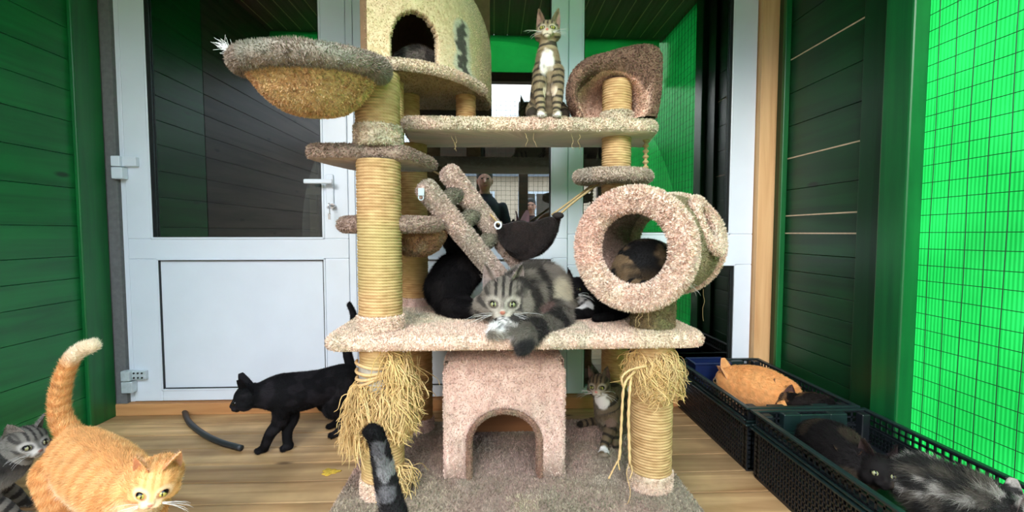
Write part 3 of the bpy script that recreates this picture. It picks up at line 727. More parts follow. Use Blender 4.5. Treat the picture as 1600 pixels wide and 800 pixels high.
# ---- shelf two with half bowl
s2z0, s2z1 = P(612, 362, 1.30).z, P(612, 338, 1.30).z
sc2 = P(611, 350, 1.42); 
poly2 = [(sc2.x+0.165*math.cos(2*PI*k/48), 1.44+0.155*math.sin(2*PI*k/48), 0) for k in range(48)]
carpet('round_shelf', slab(poly2, s2z0, s2z1, 0.012), c_shelf1, tree, dens=110000, length=0.006)
sb = Vector((P(654, 362, 1.50).x, 1.47, s2z0))
carpet('small_bowl', lathe([(0.001, -0.078), (0.04, -0.074), (0.07, -0.055), (0.092, -0.02), (0.096, 0.002), (0.088, 0.002), (0.06, -0.05), (0.001, -0.068)], sb, 48), carpet_col(S(160,116,80), S(116,78,52), seed=30), tree, dens=120000, length=0.006)

# ---- upper platform
tpoly = round_poly([(P(628, 195, 1.5).x, 1.48), (P(1027, 195, 1.5).x, 1.48), (P(1012, 220, 1.74).x, 1.76), (P(640, 220, 1.74).x, 1.80)], [0.02, 0.045, 0.03, 0.03])
carpet('upper_platform', slab(tpoly, zTop0, zTop1, 0.012), c_plat, tree, dens=110000, length=0.0065, mask=lambda R, N: N[:, 2] > -0.8)
# ---- right side posts
collar(DX, DY, PZ1, P(1020, 470, 1.34).z+0.02, AR+0.004, carpet_col(S(150,132,96), S(112,92,62), dirt=S(120,124,84), damt=0.7, seed=33), name='carpeted_post')
ssz0, ssz1 = P(963, 281, 1.46).z, P(963, 261, 1.46).z
sisal_post(CX_, CY_, ssz1-0.003, zTop0+0.003, RB)
collar(CX_, CY_, zTop1-0.002, P(963, 172, 1.54).z, RB+0.009, c_plat)
sisal_post(CX_, CY_, P(963, 172, 1.54).z-0.003, P(963, 122, 1.54).z, RB)
mk('post_cap', lathe([(0.001, 0), (RB, 0), (RB, 0.004), (0.001, 0.006)], (CX_, CY_, P(963, 122, 1.54).z-0.002), 32), M['plywood'], tree)
sisal_post(CX_, CY_, 0.92, ssz0+0.003, RB)
poly3 = [(P(964, 270, 1.5).x+0.137*math.cos(2*PI*k/48), 1.555+0.11*math.sin(2*PI*k/48), 0) for k in range(48)]
carpet('half_round_step', slab(poly3, ssz0, ssz1, 0.012), carpet_col(S(206,188,168), S(158,138,120), dirt=S(140,140,128), seed=35), tree, dens=120000, length=0.0065)
# ---- tunnel
tf = Vector(at(989, 389, 1.215)); tb = Vector(at(1050, 381, 1.49)); td = (tb-tf).normalized(); tL = (tb-tf).length; TR = 0.158
_, ts, tt = frame_of(td)
hole_dir = (Vector((0.70, -0.62, 0.40)) - td*Vector((0.70, -0.62, 0.40)).dot(td)).normalized()
hc = tf + td*(tL*0.60) + hole_dir*TR; hr = 0.066
def tunnel_shell():
    n = 56; m = 120; V = []; F = []
    for layer, rr_ in ((0, TR), (1, TR-0.018)):
        for i in range(n+1):
            for k in range(m):
                a = 2*PI*k/m; V.append(tf + td*(tL*i/n) + ts*(rr_*math.cos(a)) + tt*(rr_*math.sin(a)))
    def inhole(i, k):
        p = tf + td*(tL*(i+.5)/n) + ts*(TR*math.cos(2*PI*(k+.5)/m)) + tt*(TR*math.sin(2*PI*(k+.5)/m)); q = p-hc
        q2 = q - hole_dir*q.dot(hole_dir); return q2.length < hr and q.dot(hole_dir) > -0.08
    L = (n+1)*m; keep = {}
    for i in range(n):
        for k in range(m):
            k2 = (k+1) % m
            if inhole(i, k): continue
            keep[(i, k)] = 1
            F.append((i*m+k, i*m+k2, (i+1)*m+k2, (i+1)*m+k)); F.append((L+i*m+k, L+(i+1)*m+k, L+(i+1)*m+k2, L+i*m+k2))
    for (i, k) in list(keep):
        k2 = (k+1) % m
        if 0 < i and (i-1, k) not in keep: F.append((i*m+k, L+i*m+k, L+i*m+k2, i*m+k2))
        if i < n-1 and (i+1, k) not in keep: F.append(((i+1)*m+k, (i+1)*m+k2, L+(i+1)*m+k2, L+(i+1)*m+k))
        if (i, k2) not in keep: F.append((i*m+k2, L+i*m+k2, L+(i+1)*m+k2, (i+1)*m+k2))
        if (i, (k-1) % m) not in keep: F.append((i*m+k, (i+1)*m+k, L+(i+1)*m+k, L+i*m+k))
    for i in (0, n):
        for k in range(m):
            k2 = (k+1) % m; F.append((i*m+k, i*m+k2, L+i*m+k2, L+i*m+k))
    return [tuple(v) for v in V], F
olive = carpet_col(S(160,148,112), S(124,112,82), dirt=S(140,140,100), damt=0.5, seed=40)
def tun_extra(Pt, c):
    q = Pt - np.array(tf); q = q - (q @ np.array(td))[:, None]*np.array(td); d = np.linalg.norm(q, axis=1)
    w = (d < TR-0.009).astype(float); return mixc(c, np.tile(S(176,150,138), (len(c), 1)), w)
tun = carpet('tunnel', tunnel_shell(), lambda Pt: tun_extra(Pt, olive(Pt)), tree, dens=110000, length=0.005)
c_ring = carpet_col(S(246,226,206), S(208,174,152), dirt=S(218,210,186), damt=0.5, pink=S(228,190,172), pamt=0.6, seed=41)
def ring(center, Rin, Rout, thick):
    pr = []; rc = (Rin+Rout)/2; hw = (Rout-Rin)/2
    for k in range(20):
        a = 2*PI*k/20; ca, sa = math.cos(a), math.sin(a)
        pr.append((rc + hw*math.copysign(abs(ca)**0.6, ca), thick*math.copysign(abs(sa)**0.8, sa)))
    return lathe(pr, center, 96, td, closed=True)
carpet('tunnel_ring', ring(tf, 0.103, 0.170, 0.030), c_ring, tun, dens=150000, length=0.008, width=0.0045)
carpet('tunnel_ring', ring(tb, 0.118, 0.168, 0.024), c_ring, tun, dens=130000, length=0.008, width=0.0045)
hp_ = [(hr+0.012+0.016*math.cos(2*PI*k/12), 0.013*math.sin(2*PI*k/12)) for k in range(12)]
carpet('side_hole_ring', lathe(hp_, hc - hole_dir*0.001, 64, hole_dir, closed=True), c_ring, tun, dens=140000, length=0.007)
def threads(name, starts, parent, rad=0.0007, mat='rope', fall=0.08, seed=1):
    r = random.Random(seed); ps = []
    for s in starts:
        p = Vector(s); pts = [p]
        for k in range(6): p = p + Vector((r.uniform(-.006, .006), r.uniform(-.004, .004), -fall/6*r.uniform(.7, 1.3))); pts.append(p)
        mk(name, tube(spline(pts, 4), rad, 4, False), M[mat], parent)
threads('loose_thread', [at(1005, 487, 1.19), at(998, 488, 1.19), at(1012, 484, 1.19)], tun, fall=0.045, seed=3)
threads('loose_thread', [at(1099, 452, 1.44)], tun, fall=0.10, seed=5)
threads('loose_thread', [at(706, 212, 1.5), at(712, 212, 1.5), at(820, 208, 1.49), at(834, 208, 1.49), at(893, 210, 1.49), at(905, 210, 1.49)], tree, fall=0.05, seed=9)
threads('loose_thread', [at(652, 556, 1.3), at(657, 556, 1.3)], tree, fall=0.17, seed=12)

# ---- brown cosy hood on the upper platform
HY = 1.52; hb_ = zTop1+0.001
o_px = [(905,184),(893,168),(886,146),(889,124),(900,104),(920,90),(948,82),(975,74),(1000,69),(1020,70),(1032,78),(1035,96),(1034,130),(1031,160),(1026,184)]
i_px = [(912,184),(905,165),(902,148),(906,132),(916,120),(930,113),(948,109),(966,109),(982,114),(995,124),(1003,138),(1006,154),(1004,168),(1000,180),(992,184)]
def hood():
    o = [Vector(at(x, y, HY)) for x, y in o_px]; i = [Vector(at(x, y, HY-0.015)) for x, y in i_px]; n = len(o)
    o = spline(o, 4); i = spline(i, 4); n = min(len(o), len(i)); V = []; F = []
    rings = []
    cen = Vector(at(975, 150, HY+0.24))
    def prof(a, b, y, f):   # blend to centre
        return [Vector((p.x*(1-f)+cen.x*f, y, max(hb_, p.z*(1-f)+(hb_+0.03)*f))) for p in a]
    rings.append(prof(i, None, HY+0.15, 0.35)); rings.append(prof(i, None, HY+0.11, 0.12)); rings.append(prof(i, None, HY+0.05, 0.02)); rings.append(prof(i, None, HY-0.002, 0.0))
    mid = [a.lerp(b, 0.12) for a, b in zip(i, o)]; rings.append(prof(mid, None, HY-0.022, 0))
    mid = [a.lerp(b, 0.45) for a, b in zip(i, o)]; rings.append(prof(mid, None, HY-0.034, 0))
    mid = [a.lerp(b, 0.85) for a, b in zip(i, o)]; rings.append(prof(mid, None, HY-0.022, 0))
    rings.append(prof(o, None, HY+0.005, 0.0)); rings.append(prof(o, None, HY+0.08, 0.05)); rings.append(prof(o, None, HY+0.16, 0.2)); rings.append(prof(o, None, HY+0.22, 0.45)); rings.append(prof(o, None, HY+0.235, 0.8))
    for r in rings: V += [tuple(p) for p in r]
    for a in range(len(rings)-1):
        for k in range(n-1): F.append((a*n+k, a*n+k+1, (a+1)*n+k+1, (a+1)*n+k))
    F.append(tuple(range(n-1, -1, -1))); F.append(tuple((len(rings)-1)*n+k for k in range(n)))
    return V, F
cen_in = np.array(at(955, 150, HY)); 
def hood_col(Pt):
    b = carpet_col(S(138,108,88), S(102,78,64), dirt=S(92,70,58), damt=0.5, seed=50)(Pt); p = carpet_col(S(238,206,182), S(204,162,140), damt=0.2, seed=51)(Pt)
    k = FPX/ (Pt[:, 1]); u = (Pt[:, 0]-cen_in[0]); w = (Pt[:, 2]-hb_)
    ie = np.array([at(x, y, HY-0.015) for x, y in i_px]); cx = ie[:, 0].mean(); rx = (ie[:, 0].max()-ie[:, 0].min())/2; hz_ = ie[:, 2].max()-hb_
    q = ((Pt[:, 0]-cx)/(rx*1.03))**2 + np.maximum(0, (w-0.06)/(hz_-0.06))**2
    inside = ((q < 1.06) & (Pt[:, 1] < HY+0.205) & (Pt[:, 1] > HY-0.03)).astype(float)
    return mixc(b, p, inside)
carpet('cosy_hood', hood(), hood_col, tree, dens=110000, length=0.005)

# ---- condo (quarter round with arched doorway)
q0 = Vector((P(566, 60, 1.42).x, 1.40)); 
cc = Vector((P(566, 60, 1.40).x, 1.90)); cR = 0.50; cz0 = P(760, 165, 1.86).z; 
cRx = P(767, 110, 1.88).x - cc.x; cRy = 0.47
dz0, dz1 = P(650, 108, 1.44).z, P(650, 13, 1.44).z
def condo():
    nA = 120; nZ = 84; ztop = 1.82; V = []; F = []
    zz = [cz0 + (ztop-cz0)*k/nZ for k in range(nZ+1)]
    def rr(z):   # walls lean in slightly, domed shoulder
        t = max(0, (z-1.50)/(ztop-1.50)); return 1 - 0.45*t**2.2
    for lay in (0, 1):
        for z in zz:
            for k in range(nA+1):
                a = -PI/2 + (PI/2)*k/nA; f = rr(z) * (1-0.0 if lay == 0 else 0.93)
                rx, ry = cRx*f, cRy*f
                V.append(Vector((cc.x + 0.0 + rx*math.cos(a)**0.8 if math.cos(a) > 1e-6 else cc.x, cc.y + ry*math.sin(a), z)))
    def pos(i, k, lay=0): return V[lay*(nZ+1)*(nA+1)+i*(nA+1)+k]
    def hole(i, k):
        p = (pos(i, k)+pos(min(i+1, nZ), min(k+1, nA)))/2; d = RM.transposed() @ (p-CAM_LOC); px = 800+FPX*d.x/-d.z
        return False
    # doorway measured along the wall: world x range and arch
    dxa, dxb = P(616, 60, 1.46).x, P(684, 60, 1.50).x; dxm = (dxa+dxb)/2; dr = (dxb-dxa)/2*1.07
    def inh(i, k):
        if k >= nA or i >= nZ: return False
        p = (pos(i, k)+pos(i+1, k+1))/2
        if p.y > cc.y-0.1: return False
        u = abs(p.x-dxm)/dr
        if u >= 1 or p.z < dz0: return False
        sp = dz1-0.085
        return p.z < sp or ((p.z-sp)/0.085)**2 + u*u < 1
    L = (nZ+1)*(nA+1); W = nA+1; keep = set((i, k) for i in range(nZ) for k in range(nA) if not inh(i, k))
    for (i, k) in keep:
        F.append((i*W+k, i*W+k+1, (i+1)*W+k+1, (i+1)*W+k)); F.append((L+i*W+k, L+(i+1)*W+k, L+(i+1)*W+k+1, L+i*W+k+1))
        for (di, dk, e) in ((-1, 0, (i*W+k, i*W+k+1)), (1, 0, ((i+1)*W+k+1, (i+1)*W+k)), (0, 1, (i*W+k+1, (i+1)*W+k+1)), (0, -1, ((i+1)*W+k, i*W+k))):
            if (i+di, k+dk) not in keep: F.append((e[0], L+e[0], L+e[1], e[1]))
    return [tuple(v) for v in V], F
def condo_extra(Pt, c):
    # scratched dark patch on the curved wall
    w = np.zeros(len(Pt)); wd = np.zeros(len(Pt))
    A = [(724, 52), (722, 75), (726, 95), (722, 112), (732, 125)]
    yq = 1.62
    A3 = [np.array(at(x, y, yq)) for x, y in A]
    for a, b in zip(A3[:-1], A3[1:]):
        ab = (b-a)[[0, 2]]; q = Pt[:, [0, 2]]-a[[0, 2]]; t = np.clip((q @ ab)/(ab @ ab), 0, 1); d = np.linalg.norm(q-t[:, None]*ab, axis=1)
        w = np.maximum(w, sstep(0.034, 0.022, d+0.010*vnoise(Pt, 50, 61))); wd = np.maximum(wd, sstep(0.026, 0.018, d+0.020*vnoise(Pt, 70, 62)))
    m = (Pt[:, 1] < 1.85)
    c = mixc(c, np.tile(S(196,196,180), (len(c), 1)), 0.8*w*m); return mixc(c, np.tile(S(44,42,40), (len(c), 1)), 0.9*wd*m)
c_condo = carpet_col(S(230,210,170), S(196,172,130), dirt=S(196,190,138), damt=0.6, pink=S(230,206,178), pamt=0.6, seed=60, extra=condo_extra)
cd_ = carpet('condo', condo(), c_condo, tree, dens=60000, length=0.004, width=0.003)
fl = [(cc.x+0.004, cc.y-0.004, 0), (cc.x+0.004, cc.y-cRy*0.985, 0)] + [(cc.x + cRx*0.985*math.cos(-PI/2+PI/2*k/30)**0.8, cc.y + cRy*0.985*math.sin(-PI/2+PI/2*k/30), 0) for k in range(1, 31)]
carpet('condo_floor', slab(fl, cz0-0.012, cz0+0.012, 0.02, 4), carpet_col(S(150,126,84), S(120,98,64), seed=63), cd_, dens=30000, length=0.004)
mk('condo_wall', join([box(cc.x-0.014, cc.x+0.006, cc.y-cRy, cc.y, cz0, 1.82), box(cc.x, cc.x+cRx*0.99, cc.y-0.006, cc.y+0.012, cz0, 1.80)]), mat_plain('condo_board', (120, 92, 66), 0.9), cd_)
# carpet lip under the doorway
lip = []
for k in range(25):
    a = math.radians(-88+62*k/24); lip.append((cc.x + (cRx*1.01)*max(0, math.cos(a))**0.8, cc.y + (cRy*1.01)*math.sin(a), cz0+0.006))
carpet('carpet_lip', tube(lip, 0.016, 10), c_plat, cd_, dens=160000, length=0.006)
# short posts carrying the condo
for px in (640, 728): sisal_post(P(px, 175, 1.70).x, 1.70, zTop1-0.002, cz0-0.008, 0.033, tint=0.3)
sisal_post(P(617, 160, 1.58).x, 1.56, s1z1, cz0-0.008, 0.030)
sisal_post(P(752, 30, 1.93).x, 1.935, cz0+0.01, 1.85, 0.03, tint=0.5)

# ---- ladder
ra0, ra1 = Vector(at(663, 292, 1.40)), Vector(at(790, 445, 1.60))
dirr = (ra1-ra0).normalized(); ra1 = ra0 + dirr*((PZ1+0.02-ra0.z)/dirr.z)
off = Vector(at(700, 268, 1.47)) - ra0
c_lad = carpet_col(S(230,206,192), S(184,158,144), dirt=S(166,160,142), damt=0.6, seed=70)
def rail(a, b, r):
    d = (b-a).normalized(); L = (b-a).length
    prof = [(0.001, -0.012), (r*0.7, -0.009), (r, 0.004)] + [(r, L*k/20) for k in range(1, 20)] + [(r, L-0.004), (r*0.7, L+0.004), (0.001, L+0.006)]
    return lathe(prof, a, 28, d)
lad = carpet('ladder', rail(ra0, ra1, 0.032), c_lad, tree, dens=150000, length=0.007)
carpet('ladder_rail', rail(ra0+off, ra1+off, 0.032), c_lad, lad, dens=150000, length=0.007)
for (x, y) in ((698, 292), (727, 336), (762, 384)):
    t = (Vector(at(x, y, 1.45)) - ra0).dot(dirr); a = ra0+dirr*t
    a = ra0 + dirr*(t+0.02)
    carpet('ladder_rung', tube([a+off*0.05+Vector((0,0,-.003)), a+off*1.0+Vector((0,0,-.003))], 0.026, 20), carpet_col(S(130,124,106), S(96,90,76), seed=71), lad, dens=120000, length=0.005)
mk('plastic_clip', join([box(ra0.x-0.012, ra0.x+0.006, ra0.y-0.045, ra0.y-0.036, ra0.z-0.03, ra0.z-0.008), lathe([(0.006, 0), (0.009, 0), (0.009, 0.003), (0.006, 0.003)], (ra0.x-0.004, ra0.y-0.042, ra0.z-0.036), 16, (0, 1, 0), closed=True)]), M['plastic'], lad)

# ---- hammock slung between the posts
def hammock():
    c = Vector(at(825, 352, 1.55)); V = []; F = []; n = 40; m = 26
    a = Vector(at(776, 350, 1.56)); b = Vector(at(874, 338, 1.56))
    ux = (b-a); L = ux.length; ux.normalize()
    for lay in (0, 1):
        for i in range(n+1):
            s = i/n; base = a + ux*(L*s); wdt = 0.10*math.sin(PI*min(1, max(0, s*0.94+0.03)))**0.5; sag = 0.135*math.sin(PI*s)**0.45
            for k in range(m+1):
                t = -1+2*k/m; y = wdt*t; z = -sag*(1-abs(t)**2.2*0.92) + 0.004*math.sin(t*9+s*14)
                V.append(tuple(base + Vector((0, y, z + (0.006 if lay else 0)))))
    W = m+1; Lr = (n+1)*W
    for i in range(n):
        for k in range(m):
            q = i*W+k; F.append((q, q+1, q+W+1, q+W)); F.append((Lr+q, Lr+q+W, Lr+q+W+1, Lr+q+1))
        F.append((i*W, (i+1)*W, Lr+(i+1)*W, Lr+i*W)); F.append((i*W+m, Lr+i*W+m, Lr+(i+1)*W+m, (i+1)*W+m))
    for i in (0, n):
        for k in range(m): q = i*W+k; F.append((q, Lr+q, Lr+q+1, q+1))
    return V, F
ham = carpet('hammock', hammock(), carpet_col(S(52,40,36), S(30,24,22), dirt=S(24,20,20), seed=80), tree, dens=200000, length=0.006, width=0.0012)
e1 = Vector(at(872, 337, 1.50)); 
mk('hammock_cord', tube(spline([e1, (e1+Vector(at(927, 287, 1.55)))/2 + Vector((0,0,-.003)), Vector(at(940, 284, 1.56))], 6), 0.0042, 8), M['rope'], ham, smooth=True)
mk('hammock_cord', tube(spline([Vector(at(862, 336, 1.56)), Vector(at(895, 312, 1.58)), Vector(at(938, 280, 1.60))], 6), 0.0038, 8), M['rope'], ham, smooth=True)
mk('metal_ring', lathe([(0.011+0.003*math.cos(k), 0.003*math.sin(k)) for k in [2*PI*j/8 for j in range(8)]], at(778, 352, 1.47), 28, (0.3, -1, 0.1), closed=True), M['pvc'], ham, smooth=True)
mk('hammock_cord', tube([Vector(at(780, 350, 1.50)), Vector(at(735, 300, 1.62)), Vector(at(668, 262, 1.70))], 0.0038, 8), M['rope'], ham, smooth=True)
# toggle knot at the hammock's end
mk('hammock_knot', ellipsoid(e1, (0.020, 0.018, 0.012), seg=18), M['hammock'], ham, smooth=True)

# ---- knotted rope toy
rp_ = []; x_, y_ = P(1015, 240, 1.56).x, 1.60; z_ = P(1015, 205, 1.56).z; pr = []
while z_ > 0.86: pr.append((0.008 + 0.0035*math.sin(z_*330), z_)); z_ -= 0.003
mk('knotted_rope_toy', lathe(pr, (x_, y_, 0), 16), M['rope'], tree, smooth=True)

# ---- frayed sisal
def fringe(name, cx, cy, R, zlo, zhi, n, lmin, lmax, a0, a1, seed, spread=0.5, rad=0.0011, clumps=9, up=0.0):
    r = random.Random(seed); ps = []; cols = []
    cl = [(r.uniform(a0, a1), r.uniform(zlo, zhi), r.uniform(-1, 1), r.uniform(0.3, 1.3), r.uniform(-.3, .3), r.uniform(.7, 1.15), r.random()) for _ in range(clumps)]
    for k in range(n):
        c_ = cl[k % clumps]
        a = math.radians(c_[0] + r.gauss(0, 11)); z = min(zhi+0.01, c_[1] + r.gauss(0, 0.012)); L = r.uniform(lmin, lmax)*c_[5]; p = Vector((cx+R*math.cos(a), cy+R*math.sin(a), z))
        o = Vector((math.cos(a), math.sin(a), 0)); s = Vector((-o.y, o.x, 0)); sw = c_[2]*0.8 + r.gauss(0, .42); out = spread*c_[3]*r.uniform(0.6, 1.4); lift = up + 0.12*c_[4]
        pts = [p - o*0.003, p + o*(L*0.25*out+0.005) + s*(L*.2*sw) + Vector((0, 0, L*(lift-0.05))),
               p + o*(L*0.5*out+0.008) + s*(L*.45*sw+r.uniform(-.012, .012)) - Vector((0, 0, L*(0.30+r.uniform(-.1, .1)-lift))),
               p + o*(L*(0.6*out)+0.010) + s*(L*.7*sw+r.uniform(-.016, .016)) - Vector((0, 0, L*(0.62+r.uniform(0, .2)-lift))),
               p + o*(L*(0.62*out)+0.010+r.uniform(-.003, .008)) + s*(L*.75*sw+r.uniform(-.024, .024)) - Vector((0, 0, L*(0.95-lift)))]
        q = tube(spline(pts, 3), [rad*1.2]*9+[rad*.9]*3+[rad*.3], 3, False); ps.append(q)
        c = (SA*0.5+S(206,178,126)*0.5)*(0.75+0.5*r.random())*(1-0.2*c_[6]*np.array([0, 0.2, 1])); cols += [c]*len(q[0])
    return mk(name, join(ps), M['sisal'], tree, kind='stuff', colors=np.array(cols))
zf = lambda py: P(600, py, 1.25).z
fringe('frayed_sisal', AX, AY, AR+0.004, zf(600), zf(556), 420, 0.03, 0.09, -60, 70, 1, 0.45, clumps=12)
fringe('frayed_sisal', AX, AY, AR+0.004, zf(650), zf(606), 1200, 0.045, 0.092, -85, 40, 2, 0.5, clumps=26)
fringe('frayed_sisal', AX, AY, AR+0.004, zf(680), zf(650), 380, 0.03, 0.055, -60, 60, 22, 0.5, clumps=10)
fringe('frayed_sisal', AX, AY, AR+0.004, zf(640), zf(610), 420, 0.04, 0.07, 165, 250, 3, 0.7, clumps=14, up=0.1)
fringe('frayed_sisal', AX, AY, AR+0.004, zf(680), zf(640), 400, 0.05, 0.09, 170, 245, 33, 0.7, clumps=12)
fringe('frayed_sisal', AX, AY, AR+0.004, zf(765), zf(740), 90, 0.02, 0.05, -80, 20, 4, 1.0)
zd = lambda py: P(1016, py, 1.25).z
fringe('frayed_sisal', DX, DY, AR+0.003, zd(575), zd(556), 420, 0.03, 0.075, -190, 20, 5, 0.25, clumps=18)
fringe('frayed_sisal', DX, DY, AR+0.003, zd(610), zd(575), 520, 0.025, 0.05, -150, 0, 6, 0.2, clumps=22)
fringe('frayed_sisal', DX, DY, AR+0.003, zd(612), zd(575), 260, 0.025, 0.05, -30, 50, 7, 0.65, clumps=9)
# unravelled rope ends hanging beside the right post
def ropes(paths, rad, name='unravelled_rope'):
    ps = []; cols = []
    for pth, rd in paths:
        sp = spline([at(*p) for p in pth], 10)
        q = tube(sp, [rd*(1+0.22*math.sin(i*1.4)) for i in range(len(sp))], 8); ps.append(q); cols += [SA*1.05]*len(q[0])
    V, F = join(ps); c = np.array(cols)*(0.8+0.4*vnoise(np.array(V), 400, 5))[:, None]
    return mk(name, (V, F), M['sisal'], tree, smooth=True, colors=c)
ropes([([(986, 588, 1.238), (984, 610, 1.22), (982, 650, 1.22), (983, 690, 1.22), (984, 725, 1.22)], 0.0042),
       ([(992, 580, 1.238), (976, 600, 1.22), (972, 640, 1.22), (970, 680, 1.22), (968, 718, 1.22)], 0.0038),
       ([(1010, 572, 1.238), (985, 578, 1.22), (972, 590, 1.215), (974, 606, 1.22)], 0.0032),
       ([(984, 722, 1.22), (988, 735, 1.22), (984, 748, 1.215)], 0.002), ([(984, 722, 1.22), (979, 740, 1.22), (985, 768, 1.215), (981, 786, 1.215), (975, 788, 1.215)], 0.0012),
       ([(968, 715, 1.22), (960, 730, 1.22), (951, 748, 1.22)], 0.0024), ([(969, 700, 1.22), (966, 720, 1.22), (968, 734, 1.22)], 0.002)], 0.004)
# loose turns of rope at the top of the left post
def loops(z0, n, seed):
    r = random.Random(seed); out = []
    for k in range(n):
        z = z0 - 0.014*k; t = r.uniform(-.02, .02); pts = []
        for j in range(17):
            a = math.radians(-170+190*j/16); pts.append((AX+(AR+0.010+0.004*math.sin(j))*math.cos(a), AY+(AR+0.010)*math.sin(a), z + t*math.cos(a) + 0.008*math.sin(a*1.5+k)))
        out.append(tube(spline(pts, 3), 0.0045, 8))
    return join(out)
V, F = loops(zf(572), 4, 5)
mk('unravelled_rope', (V, F), M['sisal'], tree, smooth=True, colors=np.tile(SA, (len(V), 1))*(0.8+0.4*vnoise(np.array(V), 300, 8))[:, None])

# ================================================================ CATS
def seg_param(Pt, pts, rads):
    """distance (in radii) and arc length of the nearest point on a polyline"""
    best = np.full(len(Pt), 1e9); par = np.zeros(len(Pt)); acc = 0
    for a, b, ra, rb in zip(pts[:-1], pts[1:], rads[:-1], rads[1:]):
        a = np.array(a); b = np.array(b); ab = b-a; L = np.linalg.norm(ab)+1e-9
        t = np.clip(((Pt-a) @ ab)/(L*L), 0, 1); d = np.linalg.norm(Pt-a-t[:, None]*ab, axis=1)/(ra*(1-t)+rb*t)
        k = d < best; best[k] = d[k]; par[k] = acc+t[k]*L; acc += L
    return best, par
def remesh(VF, voxel, smooth_it):
    V, F = VF; me = bpy.data.meshes.new('tmp'); me.from_pydata([tuple(v) for v in V], [], F); o = bpy.data.objects.new('tmp', me); C.objects.link(o)
    m = o.modifiers.new('r', 'REMESH'); m.mode = 'VOXEL'; m.voxel_size = voxel
    s = o.modifiers.new('s', 'SMOOTH'); s.factor = 0.5; s.iterations = smooth_it
    bpy.context.view_layer.update(); ev = o.evaluated_get(bpy.context.evaluated_depsgraph_get()); m2 = ev.to_mesh()
    m2.calc_loop_triangles()
    n = len(m2.vertices); A = np.empty(n*3); m2.vertices.foreach_get('co', A); T = np.empty(len(m2.loop_triangles)*3, dtype=np.int32); m2.loop_triangles.foreach_get('vertices', T)
    ev.to_mesh_clear(); bpy.data.objects.remove(o); bpy.data.meshes.remove(me)
    return A.reshape(-1, 3), T.reshape(-1, 3)
def capsule(a, b, ra, rb, seg=16):
    a = Vector(a); b = Vector(b); d = (b-a); L = d.length
    if L < 1e-6: return ellipsoid(a, ra)
    d.normalize(); pr = []
    for k in range(7): t = PI/2*k/6; pr.append((max(1e-4, ra*math.sin(t)), -ra*math.cos(t)))
    for k in range(7): t = PI/2*k/6; pr.append((max(1e-4, rb*math.cos(t)), L+rb*math.sin(t)))
    return lathe(pr, a, seg, d)
def chain(pts, seg=16):
    """pts: [((x,y,z), r), ...] as a smooth tapered limb"""
    P3 = spline([p for p, r in pts], 4); R3 = spline([Vector((r, 0, 0)) for p, r in pts], 4); out = []
    for i in range(len(P3)-1): out.append(capsule(P3[i], P3[i+1], max(.002, R3[i].x), max(.002, R3[i+1].x), seg))
    return out
def V3(p): return Vector(p)
def leg_front(sh, foot, fwd, r=0.026, s=1.0):
    sh = V3(sh); ft = V3(foot); fwd = V3(fwd).normalized(); up = Vector((0, 0, 1))
    el = sh.lerp(ft, 0.42) - fwd*0.018*s; wr = sh.lerp(ft, 0.84) + fwd*0.004*s; an = ft + up*0.014*s
    return [(sh, r*1.35*s), (el, r*0.95*s), (sh.lerp(ft, 0.65), r*0.70*s), (wr, r*0.60*s), (an, r*0.58*s)], ft, fwd
def leg_hind(hip, foot, fwd, r=0.030, s=1.0):
    hp = V3(hip); ft = V3(foot); fwd = V3(fwd).normalized(); up = Vector((0, 0, 1)); h = hp.z-ft.z
    kn = hp.lerp(ft, 0.42) + fwd*0.035*s; hk = ft + up*(0.30*h) - fwd*0.050*s
    return [(hp, r*1.75*s), (kn, r*1.15*s), (kn.lerp(hk, 0.6), r*0.68*s), (hk, r*0.50*s), (ft + up*0.030*s - fwd*0.018*s, r*0.48*s), (ft+up*0.014*s, r*0.48*s)], ft, fwd
def paw(ft, fwd, s=1.0):
    fwd = V3(fwd).normalized(); side = fwd.cross(Vector((0, 0, 1))); out = []
    rot = Matrix((side, fwd, Vector((0, 0, 1)))).transposed()
    out.append(ellipsoid(V3(ft)+fwd*0.008*s+Vector((0, 0, 0.0115*s)), (0.0165*s, 0.022*s, 0.0115*s), rot, 14, 8))
    for k in (-1.5, -0.5, 0.5, 1.5):
        out.append(ellipsoid(V3(ft)+fwd*(0.026-0.003*abs(k))*s+side*(k*0.0082*s)+Vector((0, 0, 0.0085*s)), (0.0056*s, 0.0085*s, 0.0080*s), rot, 10, 6))
    return out

